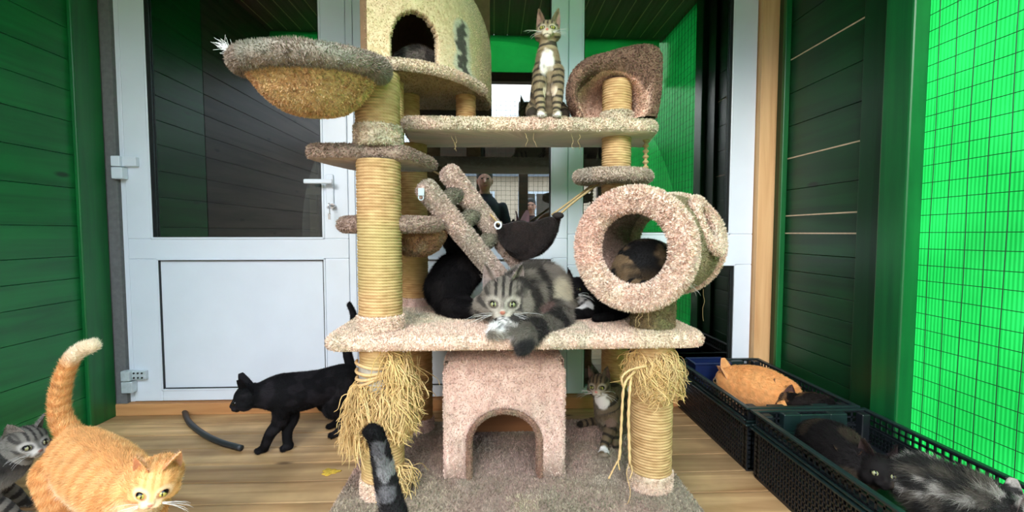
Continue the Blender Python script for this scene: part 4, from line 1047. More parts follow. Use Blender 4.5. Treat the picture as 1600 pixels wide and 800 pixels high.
def tabby(base, dark, light, period=0.032, contrast=0.8, white=(), seed=1, leg_period=0.026, belly=0.5, tip=None, head_m=True):
    base, dark, light = (np.array(srgb(c)) for c in (base, dark, light))
    def f(Pt, ctx):
        n = len(Pt); c = np.tile(base, (n, 1)); part, par, low = ctx['part'](Pt)
        w = 0.9*(vnoise(Pt, 22, seed)-0.5)*2 + 0.5*(vnoise(Pt, 60, seed+1)-0.5)
        st = np.sin(2*PI*par/np.where(part == 0, period, leg_period) + 1.2*w)
        m = sstep(0.05, 0.55, st)*contrast
        # body: swirling stripes fade at the belly, dark line on the back
        m = np.where(part == 0, m*(1-0.7*low), m)
        m = np.where((part == 0) & (ctx['dors'](Pt) > 0.93), 0.8*contrast, m)
        if 'head' in ctx:
            h, fw, rt, up, hs = ctx['head']; q = (Pt-np.array(h))/hs; x = q @ np.array(rt); y = q @ np.array(fw); z = q @ np.array(up)
            hd = (part == 3)
            fs = sstep(0.1, 0.6, np.cos(x*2*PI/0.0145 + 0.6*w))*sstep(0.010, 0.022, z)*sstep(0.034, 0.024, np.abs(x))
            ck = sstep(0.2, 0.7, np.sin((z*1.0+0.35*y)*2*PI/0.022 + 0.8*w))*sstep(0.020, 0.030, np.abs(x))*sstep(0.05, 0.03, y)
            bk = sstep(0.2, 0.7, np.cos(x*2*PI/0.02+w))*sstep(0.0, -0.02, y)
            mm = contrast*np.maximum(np.maximum(fs, ck*0.85), bk*0.7)
            m = np.where(hd, mm, m)
        c = mixc(c, np.tile(dark, (n, 1)), m); c = mixc(c, np.tile(light, (n, 1)), low*belly*(part == 0))
        c = c*(0.85+0.3*vnoise(Pt, 90, seed+7))[:, None]
        if 'head' in ctx:
            muz = sstep(0.022, 0.012, np.hypot(x, (z+0.018)*1.1))*sstep(0.025, 0.04, y)*hd
            c = mixc(c, np.tile(light, (n, 1)), muz*0.85)
            for sx in (-1, 1):   # pale spectacles
                d = np.hypot(x-sx*0.019, z-0.004); c = mixc(c, np.tile(light, (n, 1)), 0.5*hd*sstep(0.018, 0.012, d)*(y > 0.02))
        if tip is not None: c = mixc(c, np.tile(np.array(srgb(tip[0])), (n, 1)), (part == 2)*sstep(tip[1]-0.03, tip[1]+0.02, par))
        for (p, r, col) in white:
            d = np.linalg.norm(Pt-np.array(p), axis=1) + 0.012*(vnoise(Pt, 70, seed+2)-0.5); c = mixc(c, np.tile(np.array(srgb(col)), (n, 1)), sstep(r*1.1, r*0.85, d))
        return c
    return f
def patchy(cols, scale=12, seed=1, white=()):
    cs = [np.array(srgb(c)) for c in cols]
    def f(Pt, ctx):
        n = len(Pt); c = np.tile(cs[0], (n, 1))
        for i, q in enumerate(cs[1:]): c = mixc(c, np.tile(q, (n, 1)), sstep(0.5, 0.62, vnoise(Pt*np.array([1, 1, 1.3]), scale*(1+.35*i), seed+11*i)))
        c = c*(0.75+0.5*vnoise(Pt, 80, seed+7))[:, None]
        for (p, r, col) in white:
            d = np.linalg.norm(Pt-np.array(p), axis=1) + 0.012*(vnoise(Pt, 70, seed+2)-0.5); c = mixc(c, np.tile(np.array(srgb(col)), (n, 1)), sstep(r*1.1, r*0.85, d))
        return c
    return f
NCAT = [0]
def cat(name, label, coat, spine, head=None, legs=(), tail=None, extra=(), hs=1.0, fur=0.010, dens=260000, fw=0.0009, voxel=0.004, smooth=6,
        eyes=(190, 180, 90), nose=(190, 120, 110), earcol=(225, 180, 168), dark=False, flowdir=None, whisk=True, group=None, closed_eyes=False, lift=0.34, ear_out=0.0, ruff=0.0, pupil=0.28, earh=1.0, maxn=90000, rim=(26, 22, 20), eyek=1.0):
    """spine: [((x,y,z), r)...] rump -> chest -> neck; head=(centre, look, up)"""
    shp = chain(spine, 22); lim = []
    for L in legs:
        if isinstance(L, tuple): lim.append(L[0]); shp += chain(L[0]); shp += paw(L[1], L[2], L[3] if len(L) > 3 else 1.0)
        else: lim.append(L); shp += chain(L)
    if tail: shp += chain(tail)
    for e in extra: shp.append(ellipsoid(*e))
    ctx = {}
    if head:
        h = V3(head[0]); fwd = V3(head[1]).normalized(); up = V3(head[2]); up = (up-fwd*up.dot(fwd)).normalized(); rt = fwd.cross(up).normalized()
        rot = Matrix((rt, fwd, up)).transposed()
        def hp(x, y, z): return h + (rt*x + fwd*y + up*z)*hs
        def he(c, r): shp.append(ellipsoid(hp(*c), tuple(v*hs for v in r), rot, 22, 14))
        he((0, -0.004, 0.006), (0.043, 0.046, 0.038)); he((0, 0.012, -0.004), (0.040, 0.036, 0.030))
        for sx in (-1, 1):
            he((sx*0.023, 0.010, -0.012), (0.024, 0.026, 0.021)); he((sx*0.0095, 0.043, -0.0165), (0.0125, 0.0125, 0.0100))
        shp.append(capsule(hp(0, 0.022, 0.012), hp(0, 0.052, -0.0075), 0.0155*hs, 0.0075*hs)); he((0, 0.040, -0.026), (0.010, 0.011, 0.008))
        if ruff: 
            he((0.03, -0.005, -0.014), (0.033*ruff, 0.03, 0.026)); he((-0.03, -0.005, -0.014), (0.033*ruff, 0.03, 0.026)); he((0, -0.0, -0.028), (0.033*ruff, 0.033, 0.024))
        ctx['head'] = (h, fwd, rt, up, hs)
    V, F = remesh(join(shp), voxel, smooth)
    sp = [tuple(p) for p, r in spine]; sr = [r for p, r in spine]
    limS = [([tuple(p) for p, r in l], [r for p, r in l]) for l in lim]
    tl_ = ([tuple(p) for p, r in tail], [r for p, r in tail]) if tail else None
    def part(Pt):
        d0, p0 = seg_param(Pt, sp, sr); part = np.zeros(len(Pt), int); par = p0.copy(); best = d0
        for a, b in limS:
            d, q = seg_param(Pt, a, b); k = (d < best*0.9) ; part[k] = 1; par[k] = q[k]; best = np.minimum(best, d)
        if tl_:
            d, q = seg_param(Pt, *tl_); k = (d < best); part[k] = 2; par[k] = q[k]; best = np.minimum(best, d)
        if head:
            d = np.linalg.norm((Pt-np.array(h)) @ np.array(rot)*np.array([1, 0.9, 1]), axis=1)/(0.046*hs); k = (d < best) | (d < 1.0); part[k] = 3
        zb = np.interp(p0, np.cumsum([0]+[ (V3(a)-V3(b)).length for a, b in zip(sp[:-1], sp[1:])]), [p[2] for p in sp]); rr = np.interp(p0, np.cumsum([0]+[ (V3(a)-V3(b)).length for a, b in zip(sp[:-1], sp[1:])]), sr)
        low = sstep(0.1, -0.8, (Pt[:, 2]-zb)/rr)
        return part, par, low
    def dors(Pt):
        d0, p0 = seg_param(Pt, sp, sr); cs_ = np.cumsum([0]+[(V3(a)-V3(b)).length for a, b in zip(sp[:-1], sp[1:])])
        c = np.stack([np.interp(p0, cs_, [p[i] for p in sp]) for i in range(3)], 1); q = Pt-c; return q[:, 2]/(np.linalg.norm(q, axis=1)+1e-6)
    ctx['part'] = part; ctx['dors'] = dors
    nosec = np.array(srgb(nose)); E = []
    if head:
        E = [hp(sx*0.0180, 0.0350, 0.003) for sx in (-1, 1)]; NT = np.array(hp(0, 0.0585, -0.0090))
    def col(Pt):
        c = coat(Pt, ctx)
        if head:
            for e in E:
                d = np.linalg.norm((Pt-np.array(e)) @ np.array(rot)/hs*np.array([0.95, 0.6, 1.3]), axis=1); c = mixc(c, np.tile(np.array(srgb(rim)), (len(c), 1)), 0.85*sstep(0.0128, 0.0104, d))
            q = (Pt-NT) @ np.array(rot)/hs; d = np.hypot(q[:, 0]*1.0, q[:, 2]*1.25); c = mixc(c, np.tile(nosec, (len(c), 1)), sstep(0.0062, 0.0048, d)*(q[:, 1] > -0.012))
            q2 = np.abs(q[:, 0]) ; mo = (np.abs(q[:, 2]+0.012+q2*0.35-0.0) < 0.0014) & (q2 < 0.013) & (q[:, 1] > -0.03); c[mo] *= 0.35
        return c
    def flow(R, N):
        s0, s1 = V3(sp[0]), V3(sp[-1]); f = np.tile(np.array((s0-s1).normalized()) if flowdir is None else np.array(flowdir), (len(R), 1)) + np.array([0, 0, -0.55])
        if tl_:
            prt, par_, lw = part(R); dirs = np.array((V3(tl_[0][-1])-V3(tl_[0][0])).normalized()); f[prt == 2] = dirs
            f[prt == 1] = (0, 0, -1)
        if head:
            dh = np.linalg.norm(R-np.array(h), axis=1) < 0.06*hs; f[dh] = -np.array(fwd)*1.2 + (R[dh]-np.array(h))/(0.05*hs)*0.5
        f = f - N*(f*N).sum(1)[:, None]; return f/(np.linalg.norm(f, axis=1)[:, None]+1e-9)
    def lenfn(R):
        l = 0.75+0.5*vnoise(R, 14, 91)
        if head:
            q = (R-np.array(h)) @ np.array(rot)/hs; face = sstep(0.0, 0.035, q[:, 1])*(np.linalg.norm(q, axis=1) < 0.075); l = l*(1-0.78*face)
            l = np.where(np.linalg.norm(q, axis=1) < 0.062, np.minimum(l, 0.5*0.010/max(fur, 0.010)+0.25), l)
        for a, b in limS: 
            d, q = seg_param(R, a, b); l = np.where((d < 1.4) & (q > 0.5*sum((V3(x)-V3(y)).length for x, y in zip(a[:-1], a[1:]))), l*0.5, l)
        return l
    def mask(R, N):
        k = np.ones(len(R), bool)
        for e in E: k &= np.linalg.norm((R-np.array(e)) @ np.array(rot)/hs*np.array([1, 0.6, 1.25]), axis=1) > 0.0108
        if head: k &= np.linalg.norm(R-NT, axis=1) > 0.006*hs
        return k
    nb = len(V)
    V, F, cc_ = fuzz(V, F, col, dens, fur, fw, lift=lift, flow=flow, rand=0.35, var=0.22, mask=mask, lenfn=lenfn, maxn=maxn)
    Vs = [V]; Fs = [F]; Cs = [cc_]; nv = len(V)
    if head:   # ears as curved shells grown from the skull
        ic = np.array(srgb(earcol))
        for sx in (-1, 1):
            nu, nvv = 12, 10; g = {}
            for lay in (0, 1):
                vv = []; 
                for j in range(nvv+1):
                    v = j/nvv
                    for i in range(nu+1):
                        u = -1+2*i/nu; w = 0.0215*(1-v)**0.72*(1+0.12*math.sin(PI*v)) + 0.0008
                        X = sx*(0.0265 + 0.012*v + ear_out*v) + u*w*0.92; Z = 0.022 + 0.056*v*earh - 0.010*u*sx*(1-v)
                        Y = -0.002 - 0.019*(1-u*u)*(1-v)**0.6 + 0.004*v + sx*u*(-0.006) - (0.0022 if lay else 0)*(1-v*0.5)
                        X0 = sx*(0.0265 + 0.012*v + ear_out*v); ca, sa_ = math.cos(0.55), math.sin(0.55)*sx; dX, dY = X-X0, Y
                        X = X0 + dX*ca + dY*(-sa_)*-1*0 + dY*(-sa_)*(-1)*0 - 0; Y = dY - dX*sa_
                        X = X - sx*abs(dY)*0.25
                        vv.append(tuple(hp(X, Y, Z)))
                ff = []
                for j in range(nvv):
                    for i in range(nu):
                        q = j*(nu+1)+i; ff += [(q, q+1, q+nu+2), (q, q+nu+2, q+nu+1)] if lay == 0 else [(q, q+nu+2, q+1), (q, q+nu+1, q+nu+2)]
                vv = np.array(vv); ff = np.array(ff, dtype=np.int32); cl_ = coat(vv, ctx)
                if lay == 0:
                    uu = np.tile(np.abs(np.linspace(-1, 1, nu+1)), nvv+1); tv = np.repeat(np.linspace(0, 1, nvv+1), nu+1)
                    cl_ = mixc(cl_, np.tile(ic, (len(vv), 1)), sstep(0.98, 0.6, uu)*sstep(1.0, 0.8, tv)*0.9)
                if lay == 1:
                    V2, F2, C2 = fuzz(vv, ff, lambda R: coat(R, ctx), 500000, 0.004*hs, 0.0008, lift=0.4, rand=0.4)
                else:
                    V2, F2, C2 = fuzz(vv, ff, lambda R: np.tile(ic*0.5+coat(R, ctx)*0.5, (1, 1))*1.0, 120000, 0.008*hs, 0.0006, lift=0.6, rand=0.5)
                Vs.append(V2); Fs.append(F2+nv); Cs.append(C2); nv += len(V2)
    loc = V3(spine[0][0]); mn = min(v for v in Vs[0][:nb, 2]); base = Vector((loc.x, loc.y, mn))
    root = thing(name, label, 'cat', base, group)
    body = mk('body', (np.vstack(Vs), np.vstack(Fs)), M['darkfur'] if dark else M['fur'], root, smooth=True, colors=np.vstack(Cs))
    if head:
        ey = np.array(srgb(eyes)); pu = np.array(srgb((10, 10, 12)))
        for e in E if not closed_eyes else []:
            ev, ef = ellipsoid(e, (0.0104*hs*eyek, 0.0112*hs, 0.0078*hs*eyek), rot @ Matrix.Rotation(math.radians(-16 if (V3(e)-h).dot(rt) > 0 else 16), 3, 'Y'), 40, 28); q = (np.array(ev)-np.array(e)) @ np.array(rot)/hs
            pup = (np.abs(q[:, 0])/0.0085 < pupil*(1-np.clip(np.abs(q[:, 2])/0.0075, 0, 1)**2)**0.5) & (q[:, 1] > 0)
            ring_ = np.hypot(q[:, 0]*0.82, q[:, 2]*1.1) > 0.0068*eyek
            c = np.tile(ey, (len(ev), 1)); c = c*(0.75+0.5*np.clip(1-np.hypot(q[:, 0], q[:, 2])/0.009, 0, 1))[:, None]; c[pup] = pu; c[ring_] = pu
            mk('eye', (ev, ef), M['eye'], root, smooth=True, colors=c)
        if whisk:
            r = random.Random(len(label))
            for sx in (-1, 1):
                for k in range(6):
                    a = hp(sx*0.014, 0.046, -0.013-0.0022*(k % 3)); L = r.uniform(0.045, 0.075)*hs; el = r.uniform(-0.45, 0.25)
                    d = (rt*sx*1.0 + fwd*r.uniform(0.1, 0.45) + up*el).normalized()
                    mk('whisker', tube([a, a+d*L*0.5+up*0.003, a+d*L*0.85, a+d*L-up*0.006], [0.00042, 0.00035, 0.00025, 0.0001], 4, False), M['whisker'], root)
    return root
def A(px, py, Y): return Vector(at(px, py, Y))
TOCAM = lambda p: (CAM_LOC - V3(p)).normalized()
UP = Vector((0, 0, 1))

# ---- 1 ginger cat in front, tail up
rump = Vector((-1.085, 1.20, 0.215)); chest = Vector((-0.835, 1.035, 0.195)); fw_ = (chest-rump); fw_.z = 0; fw_.normalize(); sd = Vector((fw_.y, -fw_.x, 0))
hd = A(243, 752, 1.00)
cat('ginger_cat', 'ginger tabby cat standing on the boards with its pale-tipped tail held high',
    tabby((238, 186, 124), (214, 144, 78), (250, 228, 196), 0.05, 0.6, seed=3, belly=0.85, tip=((250, 232, 206), 0.24), white=[(rump-UP*0.20+sd*0.02, 0.06, (246, 232, 214))]),
    [(rump-fw_*0.015, 0.064), (rump.lerp(chest, 0.35)-UP*0.0, 0.075), (rump.lerp(chest, 0.7), 0.073), (chest, 0.066), (chest.lerp(hd, 0.5)+UP*0.008, 0.052), (hd-Vector((0.01, -0.03, 0.0)), 0.042)],
    head=(hd, (0.42, -0.86, -0.36), (0.12, 0.1, 1)), hs=1.0,
    legs=[leg_front(chest+sd*0.04-UP*0.03, (chest+sd*0.045+fw_*0.02)*Vector((1,1,0)) if False else Vector((chest.x+sd.x*0.045+fw_.x*0.02, chest.y+sd.y*0.045+fw_.y*0.02, 0.0)), fw_)+(1.1,),
          leg_front(chest-sd*0.04-UP*0.03, Vector((chest.x-sd.x*0.045, chest.y-sd.y*0.045, 0.0)), fw_)+(1.1,),
          leg_hind(rump+sd*0.045-UP*0.03, Vector((rump.x+sd.x*0.05, rump.y+sd.y*0.05, 0.0)), fw_)+(1.1,),
          leg_hind(rump-sd*0.045-UP*0.03, Vector((rump.x-sd.x*0.05-fw_.x*0.06, rump.y-sd.y*0.05-fw_.y*.06, 0.0)), fw_)+(1.1,)],
    tail=[(rump-fw_*0.05+UP*0.03, 0.026), (A(96, 655, 1.24), 0.022), (A(93, 620, 1.24), 0.020), (A(100, 588, 1.24), 0.018), (A(111, 562, 1.24), 0.017), (A(126, 547, 1.24), 0.016), (A(145, 540, 1.23), 0.014)],
    fur=0.011, dens=420000, fw=0.0010, voxel=0.0032, eyes=(186, 172, 84), pupil=0.18, rim=(176, 116, 70), nose=(226, 150, 128), earcol=(240, 196, 178), maxn=200000, smooth=8)

# ---- 2 grey tabby at the left edge
hd = A(42, 692, 1.28); ch = Vector((hd.x-0.06, 1.24, 0.165)); rp_2 = Vector((-1.53, 1.06, 0.14)); f2 = Vector((0.85, 0.25, 0)).normalized(); s2 = Vector((f2.y, -f2.x, 0))
cat('tabby_cat', 'dark grey tabby cat entering at the left edge, its nose at the ginger cat\'s flank',
    tabby((112, 108, 100), (26, 24, 24), (206, 202, 194), 0.034, 0.9, seed=8, belly=0.4),
    [(rp_2, 0.075), (rp_2.lerp(ch, 0.5)+UP*0.01, 0.080), (ch, 0.068), (ch.lerp(hd, 0.6), 0.046), (hd-f2*0.02, 0.040)],
    head=(hd, (0.92, -0.30, -0.10), (0, 0, 1)), hs=1.0,
    legs=[leg_front(ch+s2*0.03-UP*0.02, Vector((P(38, 790, 1.28).x, 1.26, 0.0)), f2)+(1.0,), leg_front(ch-s2*0.03-UP*0.02, Vector((P(5, 795, 1.28).x, 1.33, 0.0)), f2)+(1.0,),
          leg_hind(rp_2+s2*0.04, Vector((-1.51, 1.00, 0)), f2), leg_hind(rp_2-s2*0.03, Vector((-1.565, 1.13, 0)), f2)],
    tail=[(rp_2-f2*0.05, 0.02), (rp_2-f2*0.06+UP*0.06, 0.017), (rp_2-f2*0.05+UP*0.16, 0.012)],
    fur=0.009, dens=300000, voxel=0.0035, eyes=(150, 150, 110), nose=(150, 110, 100), earcol=(200, 190, 184), maxn=90000, earh=0.85)

# ---- 3 black cat walking left
r3 = A(533, 594, 1.77); c3 = A(438, 612, 1.64); h3 = A(388, 621, 1.585); f3 = (c3-r3); f3.z = 0; f3.normalize(); s3 = Vector((f3.y, -f3.x, 0))
cat('black_cat', 'sleek black cat walking left in front of the white door, tail raised',
    patchy([(17, 17, 19), (30, 28, 31)], 30, 2),
    [(r3, 0.062), (r3.lerp(c3, 0.4)-UP*0.012, 0.066), (r3.lerp(c3, 0.8)-UP*0.012, 0.072), (c3-UP*0.004, 0.066), (c3.lerp(h3, 0.55)+UP*0.000, 0.046), (h3-f3*0.012, 0.038)],
    head=(h3, (-0.90, -0.42, -0.28), (0, 0, 1)), hs=1.06,
    legs=[leg_front(c3-s3*0.028-UP*0.02, G(413, 706), f3, 0.028), leg_front(c3+s3*0.028-UP*0.02+f3*-0.02, G(452, 702), f3, 0.028),
          leg_hind(r3-s3*0.03-UP*0.01, G(526, 682), f3, 0.029), leg_hind(r3+s3*0.03-UP*0.01+f3*0.015, G(522, 668), f3, 0.029)],
    tail=[(r3-f3*0.045+UP*0.02, 0.020), (A(542, 545, 1.83), 0.016), (A(549, 515, 1.84), 0.014), (A(553, 495, 1.84), 0.013), (A(546, 476, 1.84), 0.010)],
    fur=0.008, dens=420000, voxel=0.0035, dark=True, eyes=(40, 40, 25), nose=(14, 14, 15), earcol=(26, 24, 25), maxn=60000, smooth=6, whisk=False)

# ---- 4 cat below the frame, only its tail in view
r4 = Vector((P(640, 800, 0.72).x, 0.70, 0.215)); f4 = Vector((0.25, -1, 0)).normalized(); s4 = Vector((f4.y, -f4.x, 0)); c4 = r4 + f4*0.26
cat('grey_black_cat', 'black and grey cat at the bottom edge, only its upright tail in view',
    patchy([(34, 32, 33), (128, 124, 122)], 30, 9, white=[(A(582, 676, 0.82), 0.030, (16, 15, 16)), (A(612, 765, 0.84), 0.016, (20, 18, 20)), (A(604, 775, 0.785), 0.020, (92, 90, 92)), (A(600, 748, 0.785), 0.020, (118, 116, 116)), (A(595, 722, 0.795), 0.016, (100, 98, 98)), (A(592, 704, 0.80), 0.013, (84, 82, 84))]),
    [(r4, 0.06), (r4.lerp(c4, 0.5), 0.068), (c4, 0.06), (c4+f4*0.06-UP*0.02, 0.045)],
    head=(c4+f4*0.11-UP*0.03, f4-UP*0.3, UP), hs=0.95,
    legs=[leg_front(c4+s4*0.03-UP*0.02, (c4.x+s4.x*.03, c4.y+s4.y*.03, 0), f4), leg_front(c4-s4*0.03-UP*0.02, (c4.x-s4.x*.03, c4.y-s4.y*.03, 0), f4),
          leg_hind(r4+s4*0.04-UP*0.02, (r4.x+s4.x*.04, r4.y+s4.y*.04, 0), f4), leg_hind(r4-s4*0.04-UP*0.02, (r4.x-s4.x*.04, r4.y-s4.y*.04, 0), f4)],
    tail=[(r4-f4*0.05+UP*0.03, 0.024), (A(618, 812, 0.80), 0.0235), (A(606, 765, 0.81), 0.0215), (A(597, 720, 0.82), 0.0185), (A(592, 695, 0.82), 0.0165), (A(585, 677, 0.82), 0.0155), (A(576, 675, 0.82), 0.011)],
    fur=0.008, dens=420000, voxel=0.0035, dark=True, whisk=False, earcol=(60, 50, 50), maxn=110000)

# ---- 5 kitten-faced tabby sitting behind the right post
h5 = A(936, 603, 1.58); f5 = Vector((-0.35, -1, 0)).normalized()
cat('tabby_cat', 'dark tabby cat with a white chin sitting beneath the platform behind the right post',
    tabby((104, 88, 66), (22, 18, 16), (190, 178, 160), 0.03, 0.9, seed=15, belly=0.3, white=[(A(938, 628, 1.54), 0.030, (214, 208, 200)), (A(944, 706, 1.50), 0.022, (230, 228, 224)), (A(955, 660, 1.53), 0.018, (120, 98, 84))]),
    [(Vector((0.46, 1.66, 0.10)), 0.070), (Vector((0.445, 1.63, 0.17)), 0.066), (A(955, 645, 1.58), 0.052), (A(945, 622, 1.58), 0.040), (h5+Vector((0, 0.02, 0)), 0.034)],
    head=(h5, (-0.42, -0.88, 0.05), (-0.1, 0, 1)), hs=0.92,
    legs=[leg_front(A(955, 650, 1.56), A(966, 712, 1.54)*1.0, f5, 0.022), ([(A(958, 655, 1.55), 0.026), (A(950, 680, 1.53), 0.019), (A(943, 698, 1.51), 0.014)], Vector((A(944, 706, 1.50).x, 1.50, BZ+0.001)), f5, 1.0)],
    tail=[(Vector((0.47, 1.70, 0.06)), 0.016), (Vector((0.40, 1.72, 0.055)), 0.014), (Vector((0.34, 1.70, 0.052)), 0.012)],
    fur=0.008, dens=300000, voxel=0.0035, eyes=(150, 150, 70), nose=(190, 120, 110), earcol=(120, 90, 80), maxn=60000)

# ---- 6 long-haired tabby on the main platform
h6 = A(786, 469, 1.345); PT = PZ1
def Zp(x, y, z=0.0): return Vector((x, y, PT+z))
b6 = A(838, 450, 1.44)
cat('longhaired_tabby_cat', 'long-haired grey tabby crouched on the main platform, facing the camera with white paws',
    tabby((132, 124, 112), (26, 23, 22), (198, 190, 174), 0.075, 0.9, seed=22, leg_period=0.11, belly=0.2, white=[(Zp(A(775, 523, 1.25).x, 1.220, 0.006), 0.027, (252, 250, 246)), (Zp(A(797, 523, 1.25).x, 1.228, 0.006), 0.024, (244, 240, 236)), (A(785, 506, 1.24), 0.03, (206, 202, 196)), (A(822, 540, 1.2), 0.03, (52, 50, 50)), (A(868, 455, 1.40), 0.045, (206, 196, 170)), (A(850, 480, 1.35), 0.028, (120, 96, 88)), (A(820, 415, 1.48), 0.045, (62, 54, 52))]),
    [(A(856, 475, 1.46), 0.085), (A(842, 458, 1.46), 0.098), (A(822, 462, 1.42), 0.090), (A(802, 475, 1.36), 0.070), (h6+Vector((0.005, 0.04, -0.005)), 0.050)],
    head=(h6, (-0.03, -0.97, -0.13), (0.02, 0, 1)), hs=1.46, ruff=0.95, rim=(70, 62, 54), eyek=0.84,
    legs=[([(A(790, 495, 1.31), 0.034), (A(782, 512, 1.27), 0.022), (Zp(A(777, 523, 1.25).x, 1.248, 0.014), 0.017)], Zp(A(775, 523, 1.25).x, 1.226, 0.001), Vector((-.1, -1, 0)), 1.15),
          ([(A(806, 495, 1.31), 0.034), (A(800, 512, 1.27), 0.022), (Zp(A(797, 523, 1.25).x, 1.254, 0.014), 0.017)], Zp(A(797, 523, 1.25).x, 1.232, 0.001), Vector((0, -1, 0)), 1.1)],
    tail=[(A(872, 500, 1.36), 0.040), (A(858, 512, 1.30), 0.036), (A(836, 518, 1.25), 0.034), (A(820, 527, 1.215), 0.030), (A(817, 541, 1.195), 0.018)],
    extra=[(A(864, 490, 1.38), (0.055, 0.06, 0.05))],
    fur=0.022, dens=480000, fw=0.0011, voxel=0.0035, lift=0.36, eyes=(150, 152, 108), nose=(176, 112, 92), earcol=(226, 206, 200), maxn=200000, smooth=6, flowdir=(0.8, 0.1, -0.3), pupil=0.22)

# ---- 7 black fluffy cat at the back left of the platform
h7 = Vector((P(740, 300, 1.72).x, 1.70, PT+0.21))
cat('black_longhaired_cat', 'fluffy black cat lying at the back of the main platform behind the ladder',
    patchy([(17, 15, 16), (30, 27, 27)], 22, 4),
    [(Vector((A(700, 440, 1.60).x, 1.58, PT+0.085)), 0.078), (A(712, 430, 1.63), 0.080), (A(728, 415, 1.67), 0.070), (A(720, 390, 1.70), 0.056)],
    head=(A(712, 378, 1.68), (-0.5, 0.85, 0.15), UP), hs=0.95,
    legs=[([(Vector((A(705, 440, 1.55).x, 1.55, PT+0.06)), 0.045), (Vector((A(735, 440, 1.5).x, 1.52, PT+0.03)), 0.022)])],
    tail=[(Vector((A(690, 440, 1.52).x, 1.53, PT+0.035)), 0.030), (Vector((A(715, 440, 1.46).x, 1.46, PT+0.032)), 0.032), (Vector((A(742, 440, 1.44).x, 1.45, PT+0.030)), 0.026)],
    fur=0.016, dens=260000, voxel=0.004, dark=True, whisk=False, earcol=(40, 34, 34), maxn=70000)

# ---- 8 black and white cat behind the tunnel
h8 = A(902, 452, 1.47)
cat('black_and_white_cat', 'black and white cat lying between the long-haired tabby and the carpet tunnel',
    patchy([(14, 13, 14), (24, 22, 23)], 20, 6, white=[(A(905, 478, 1.44), 0.030, (235, 232, 230)), (A(920, 474, 1.44), 0.020, (235, 232, 230))]),
    [(Vector((A(985, 470, 1.58).x, 1.62, PT+0.068)), 0.064), (A(955, 476, 1.55), 0.064), (A(925, 470, 1.52), 0.056), (A(908, 462, 1.50), 0.040)],
    head=(h8, (-0.45, -0.85, 0.05), UP), hs=0.92,
    legs=[([(A(925, 485, 1.47), 0.030), (Vector((A(905, 497, 1.42).x, 1.42, PT+0.022)), 0.020), (Vector((A(890, 497, 1.40).x, 1.40, PT+0.020)), 0.016)])],
    tail=[(Vector((A(990, 470, 1.5).x, 1.52, PT+0.02)), 0.016), (Vector((A(960, 490, 1.42).x, 1.40, PT+0.018)), 0.016), (Vector((A(925, 498, 1.42).x, 1.37, PT+0.016)), 0.013)],
    fur=0.008, dens=260000, voxel=0.004, dark=True, eyes=(96, 100, 60), nose=(40, 36, 36), earcol=(50, 40, 40), maxn=50000, pupil=0.5)

# ---- 9 tabby curled up in the tunnel
tz = (tf+td*0.2).z - TR + 0.020
cT = tf + td*0.14 + Vector((-0.006, 0, 0)); cT.z = tz+0.070
cat('tabby_cat', 'brown tabby cat curled up asleep inside the carpet tunnel',
    tabby((112, 92, 66), (8, 7, 6), (150, 138, 118), 0.034, 1.0, seed=31, belly=0.0, leg_period=0.032),
    [(cT+Vector((-0.052, -0.01, -0.008)), 0.060), (cT+Vector((-0.012, 0.0, 0.012)), 0.078), (cT+Vector((0.035, 0.02, 0.012)), 0.066), (cT+Vector((0.062, 0.0, 0.020)), 0.046)],
    head=(cT+Vector((0.068, -0.045, 0.0)), (0.1, -0.9, -0.45), (0.35, 0.2, 1)), hs=0.86,
    tail=[(cT+Vector((-0.085, -0.03, -0.034)), 0.020), (cT+Vector((-0.060, -0.075, -0.044)), 0.020), (cT+Vector((-0.01, -0.095, -0.046)), 0.020), (cT+Vector((0.040, -0.088, -0.030)), 0.017)],
    fur=0.007, dens=300000, voxel=0.0035, closed_eyes=True, earcol=(90, 76, 70), maxn=70000)

